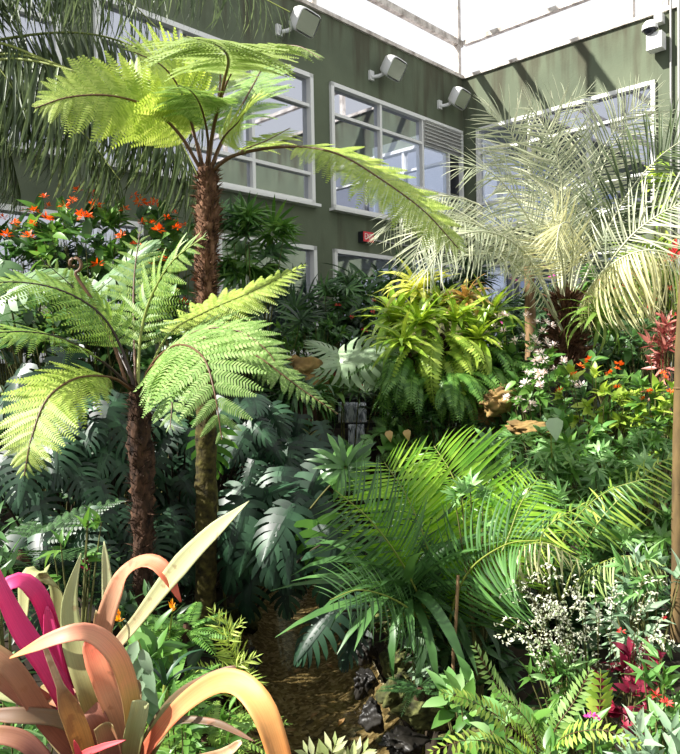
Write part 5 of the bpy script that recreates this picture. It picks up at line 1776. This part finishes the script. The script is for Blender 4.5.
for (a, b_, sz, lab) in ((406, 430, .1, 'yellowed heart-shaped leaf beside the top of the cycad'), (388, 431, .1, 'yellowed curled leaf left of the other yellowed leaf, below the fern mound')):
    yl = thing('yellow_leaf_plant', lab, 'leafy plant', P(a, b_ + 22, 6.6))
    m_ = MB()
    scatter(m_, TL['heart'][1], [P(a, b_, 6.5)], [(.2, -.3, -.7)], (0, -.8, .5), sz)
    m_.build('yellowed_leaf', 'orangebrom', yl)
    m_ = MB()
    cc = np.repeat(PP((a + 1, b_ + 12, 6.6)), 9, 0)
    scatter(m_, TL['heart'], cc + rng.normal(0, .05, cc.shape), rdir(9) + [0, -.3, .1], (0, -.6, .8), .13)
    m_.build('foliage', 'mid', yl)
    m_ = MB()
    tubes(m_, cr(PP((a, b_ + 22, 6.6), (a + 2, b_ + 8, 6.6), (a, b_, 6.5)), 6), .004, 4)
    m_.build('stem', 'rach_green', yl)
hg = P(672, 380, 8.0)
hg[2] = gz(hg[0], hg[1])
rt = thing('heliconia', 'hanging red flower at the edge above the pale arching frond', 'flowering plant', hg)
m_ = MB()
fl_spike(m_, P(674, 262, 7.8), .28)
scatter(m_, TL['lance'], [P(680, 258, 7.8)], [(-1, -.2, -.1)], (0, -.3, 1), .24)
m_.build('flower', 'redpetal', rt)
m_ = MB()
tubes(m_, cr([P(676, 275, 7.8), P(678, 320, 7.9), hg - Z * .03], 8), .012, 6)
m_.build('stem', 'rach_green', rt)

# ---- woody posts and sticks
st = thing('slender_palm', 'slender ringed brown palm stem standing at the very edge', 'palm', (P(681, 600, 3.3)[0], 3.3, gz(P(681, 600, 3.3)[0], 3.3)))
c = cr([P(677, 640, 3.3), P(679, 480, 3.3), P(683, 320, 3.3), P(712, -60, 3.3), P(730, -260, 3.3)], 60)
trunk(st, c[[0, 20, 40, 59]], .03, .02, 'post_bark', .03, name='stem')
for k in range(3, 58, 7):
    m_ = MB()
    revolve(m_, c[k], [(.026, -.006), (.033, 0), (.026, .006)], 12)
    m_.build('stem_ring', 'post_bark', st)
for k in range(7):
    az = k * .9 - 1.2
    hd = np.array([math.cos(az), math.sin(az), 0])
    frond(st, [c[-1], c[-1] + hd * .35 + Z * .3, c[-1] + hd * .8 + Z * .3, c[-1] + hd * 1.2 + Z * .0], .32, 30, STB, 'mid', 'rach_green', (0, 0, 1), 58, .2, 'palm', .008, down=.5)
tp = thing('shaded_palm', 'thin brown palm trunk in the shade behind the silvery palm', 'palm', (P(530, 330, 8.6)[0], 8.6, gz(P(530, 330, 8.6)[0], 8.6)))
trunk(tp, PP((531, 360, 8.6), (530, 300, 8.6), (528, 236, 8.6)), .07, .055, 'bark', .03, name='stem')
m_ = MB()
tubes(m_, cr(PP((455, 700, 3.0), (453, 660, 3.0), (456, 620, 3.02), (458, 575, 3.05)), 14), .0075, 7)
tag(m_.build('dry_stick', 'bark'), 'thin bare brown stick standing in front of the cycad', 'stick')
lg = P(305, 438, 6.4)
lo = thing('mossy_log', 'short mossy log lying across the bank above the split leaves', 'log', lg)
trunk(lo, PP((288, 436, 6.4), (305, 438, 6.35), (324, 440, 6.4)), .09, .08, 'rock', .06, name='log_body')

# ---- rocks
RK = [
 (298, 376, 7.4, 20, 14, 'rock_tan', 'tan mossy boulder left of the upright bromeliad by the waterfall'),
 (322, 384, 7.5, 12, 9, 'rock_tan', 'smaller tan boulder between the big one and the waterfall'),
 (500, 402, 6.5, 18, 14, 'rock_tan', 'tan boulder showing beneath the white-flowered bush'),
 (478, 412, 7.0, 20, 10, 'rock_tan', 'flat tan boulder at the foot of the fern mound'),
 (524, 428, 5.7, 20, 9, 'rock_tan', 'brown boulder below the lower white-flowered bush'),
 (448, 360, 8.4, 50, 60, 'rock', 'tall mossy boulder carrying the bromeliads and hanging ferns'),
 (328, 412, 9.0, 14, 16, 'rock_black', 'dark wet rock on the left of the waterfall'),
 (374, 412, 9.1, 14, 16, 'rock_black', 'dark wet rock on the right of the waterfall'),
 (386, 618, 4.3, 16, 14, 'rock', 'mossy rock highest up on the right bank of the stream'),
 (402, 640, 4.0, 16, 13, 'rock', 'mossy rock second from the top of the right bank'),
 (396, 664, 3.8, 17, 15, 'rock', 'mossy rock halfway down the right bank'),
 (400, 690, 3.55, 20, 18, 'rock', 'mossy rock at the bend of the right bank'),
 (428, 704, 3.3, 26, 20, 'rock', 'broad mossy rock under the sword fern fronds'),
 (398, 742, 3.2, 22, 14, 'rock_black', 'wet black rock lowest by the stream'),
 (372, 716, 3.6, 14, 14, 'rock_black', 'wet black rock touching the stream opposite the orange leaf'),
 (368, 682, 4.0, 12, 14, 'rock_black', 'wet black rock halfway along the stream edge'),
 (364, 650, 4.4, 14, 12, 'rock_black', 'black rock under the low dark monstera'),
 (250, 660, 4.6, 12, 14, 'rock_black', 'black rock on the stream edge beside the mossy trunk'),
 (246, 690, 4.2, 12, 14, 'rock_black', 'black rock behind the pale lime fern'),
 (240, 620, 5.4, 16, 14, 'rock', 'shaded mossy rock at the head of the stream'),
 (470, 740, 2.9, 26, 14, 'rock', 'mossy rock among the weeds at the bottom'),
 (520, 720, 3.0, 24, 12, 'rock', 'rock half hidden by the ladder-like fronds'),
]
for i, (a, b_, d_, sx, sz, mt, lab) in enumerate(RK):
    rock(a, b_, d_, sx, sz, lab, mt, seed=i, name='rock' if mt != 'rock' else 'mossy_rock')

# ---- waterfall
wfo = thing('waterfall', 'small waterfall dropping over a dark stone ledge in two steps', 'waterfall', P(350, 440, 8.9))
for (x0, x1, y0, y1, d_, nm) in ((338, 366, 402, 421, 8.9, 'upper_fall'), (348, 364, 424, 446, 8.5, 'lower_fall')):
    a, b_ = P(x0, y0, d_), P(x1, y0, d_)
    zb = P(350, y1, d_)[2]
    V = []
    n = 24
    for r_ in range(12):
        q = r_ / 11
        for k in range(n + 1):
            p = a + (b_ - a) * k / n
            V.append((p[0], p[1] - .02 - .16 * q ** .5 + .018 * math.sin(k * 2.3 + 1.7 * math.sin(k)), p[2] + (zb - p[2]) * q))
    m_ = MB()
    m_.add(V, [(r_ * (n + 1) + k, r_ * (n + 1) + k + 1, (r_ + 1) * (n + 1) + k + 1, (r_ + 1) * (n + 1) + k) for r_ in range(11) for k in range(n)])
    m_.build(nm, 'fall', wfo)
m_ = MB()
box(m_, P(352, 400, 9.1), X, Y, Z, .62, .34, .07)
box(m_, P(352, 424, 8.8), X, Y, Z, .62, .4, .06)
m_.build('ledge', 'rock_black', wfo, smooth=False)
m_ = MB()
for k in range(40):
    p = P(random.uniform(338, 368), 421 + random.uniform(-1, 1), 8.72 + random.uniform(-.04, .04))
    scatter(m_, TL['small'], [p], rdir(1), (0, 0, 1), .03)
m_.build('spray', 'cream', wfo)

# ---- fallen leaves on the water
FLV = [(318, 712, 'pale fallen leaf afloat in the middle of the stream'), (345, 718, 'greyish fallen leaf near the right edge of the stream'), (308, 650, 'small tan fallen leaf far up the stream'),
       (300, 668, 'tan fallen leaf on the gravel near the pale lime fern'), (325, 664, 'curled fallen leaf upstream of the wet black rocks'), (285, 730, 'fallen leaf just beyond the orange bromeliad leaf')]
for (a, b_, lab) in FLV:
    r_ = P(a, b_, 1) - EYE
    p = EYE + r_ * ((WATER_Z + .004 - EYE[2]) / r_[2])
    m_ = MB()
    scatter(m_, TL['small'], [p], [nrm(np.array([random.uniform(-1, 1), random.uniform(-1, 1), 0]))], Z, .07)
    tag(m_.build('fallen_leaf', 'brown_leaf', origin=p), lab, 'leaf')

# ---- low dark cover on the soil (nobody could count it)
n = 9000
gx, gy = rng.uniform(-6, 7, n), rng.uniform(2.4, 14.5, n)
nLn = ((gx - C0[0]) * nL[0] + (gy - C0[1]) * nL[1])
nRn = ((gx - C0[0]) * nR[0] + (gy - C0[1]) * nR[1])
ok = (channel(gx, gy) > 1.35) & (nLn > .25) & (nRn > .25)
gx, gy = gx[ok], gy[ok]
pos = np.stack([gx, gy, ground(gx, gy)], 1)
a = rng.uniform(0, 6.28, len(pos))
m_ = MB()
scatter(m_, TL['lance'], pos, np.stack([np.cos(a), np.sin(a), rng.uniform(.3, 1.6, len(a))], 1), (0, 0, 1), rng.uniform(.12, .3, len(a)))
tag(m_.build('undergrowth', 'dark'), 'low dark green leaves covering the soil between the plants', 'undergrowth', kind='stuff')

# ------------------------------------------------------------------ light
sun = bpy.data.lights.new('sun', 'SUN')
sun.energy = 13.0
sun.angle = .009
sun.color = (1, .965, .91)
so = bpy.data.objects.new('sun', sun)
col.objects.link(so)
Ld = nrm(dR * 1.0 + dL * 1.5 - Z * 1.62)
so.rotation_euler = Vector(Ld).to_track_quat('-Z', 'Y').to_euler()
w = bpy.data.worlds.new('world')
scene.world = w
w.use_nodes = True
nt = w.node_tree
nt.nodes.clear()
out = nt.nodes.new('ShaderNodeOutputWorld')
bg = nt.nodes.new('ShaderNodeBackground')
tc = nt.nodes.new('ShaderNodeTexCoord')
no = N(nt, 'TexNoise', Scale=2.2, Detail=5.)
nt.links.new(tc.outputs['Generated'], no.inputs['Vector'])
r = ramp(nt, [(.36, '#cfdef4'), (.44, '#fafcff'), (.7, '#ffffff')], no.outputs['Fac'])
nt.links.new(r.outputs['Color'], bg.inputs['Color'])
bg.inputs['Strength'].default_value = 1.1
nt.links.new(bg.outputs[0], out.inputs['Surface'])
vs = scene.view_settings
vs.view_transform = 'Standard'
vs.look = 'None'
vs.gamma = 1
vs.use_curve_mapping = False
vs.exposure = 0.0
scene.cycles.max_bounces = 8
scene.cycles.transparent_max_bounces = 12
scene.cycles.caustics_reflective = False
scene.cycles.caustics_refractive = False
for o in bpy.data.objects:
    if '_o' in o:
        del o['_o']
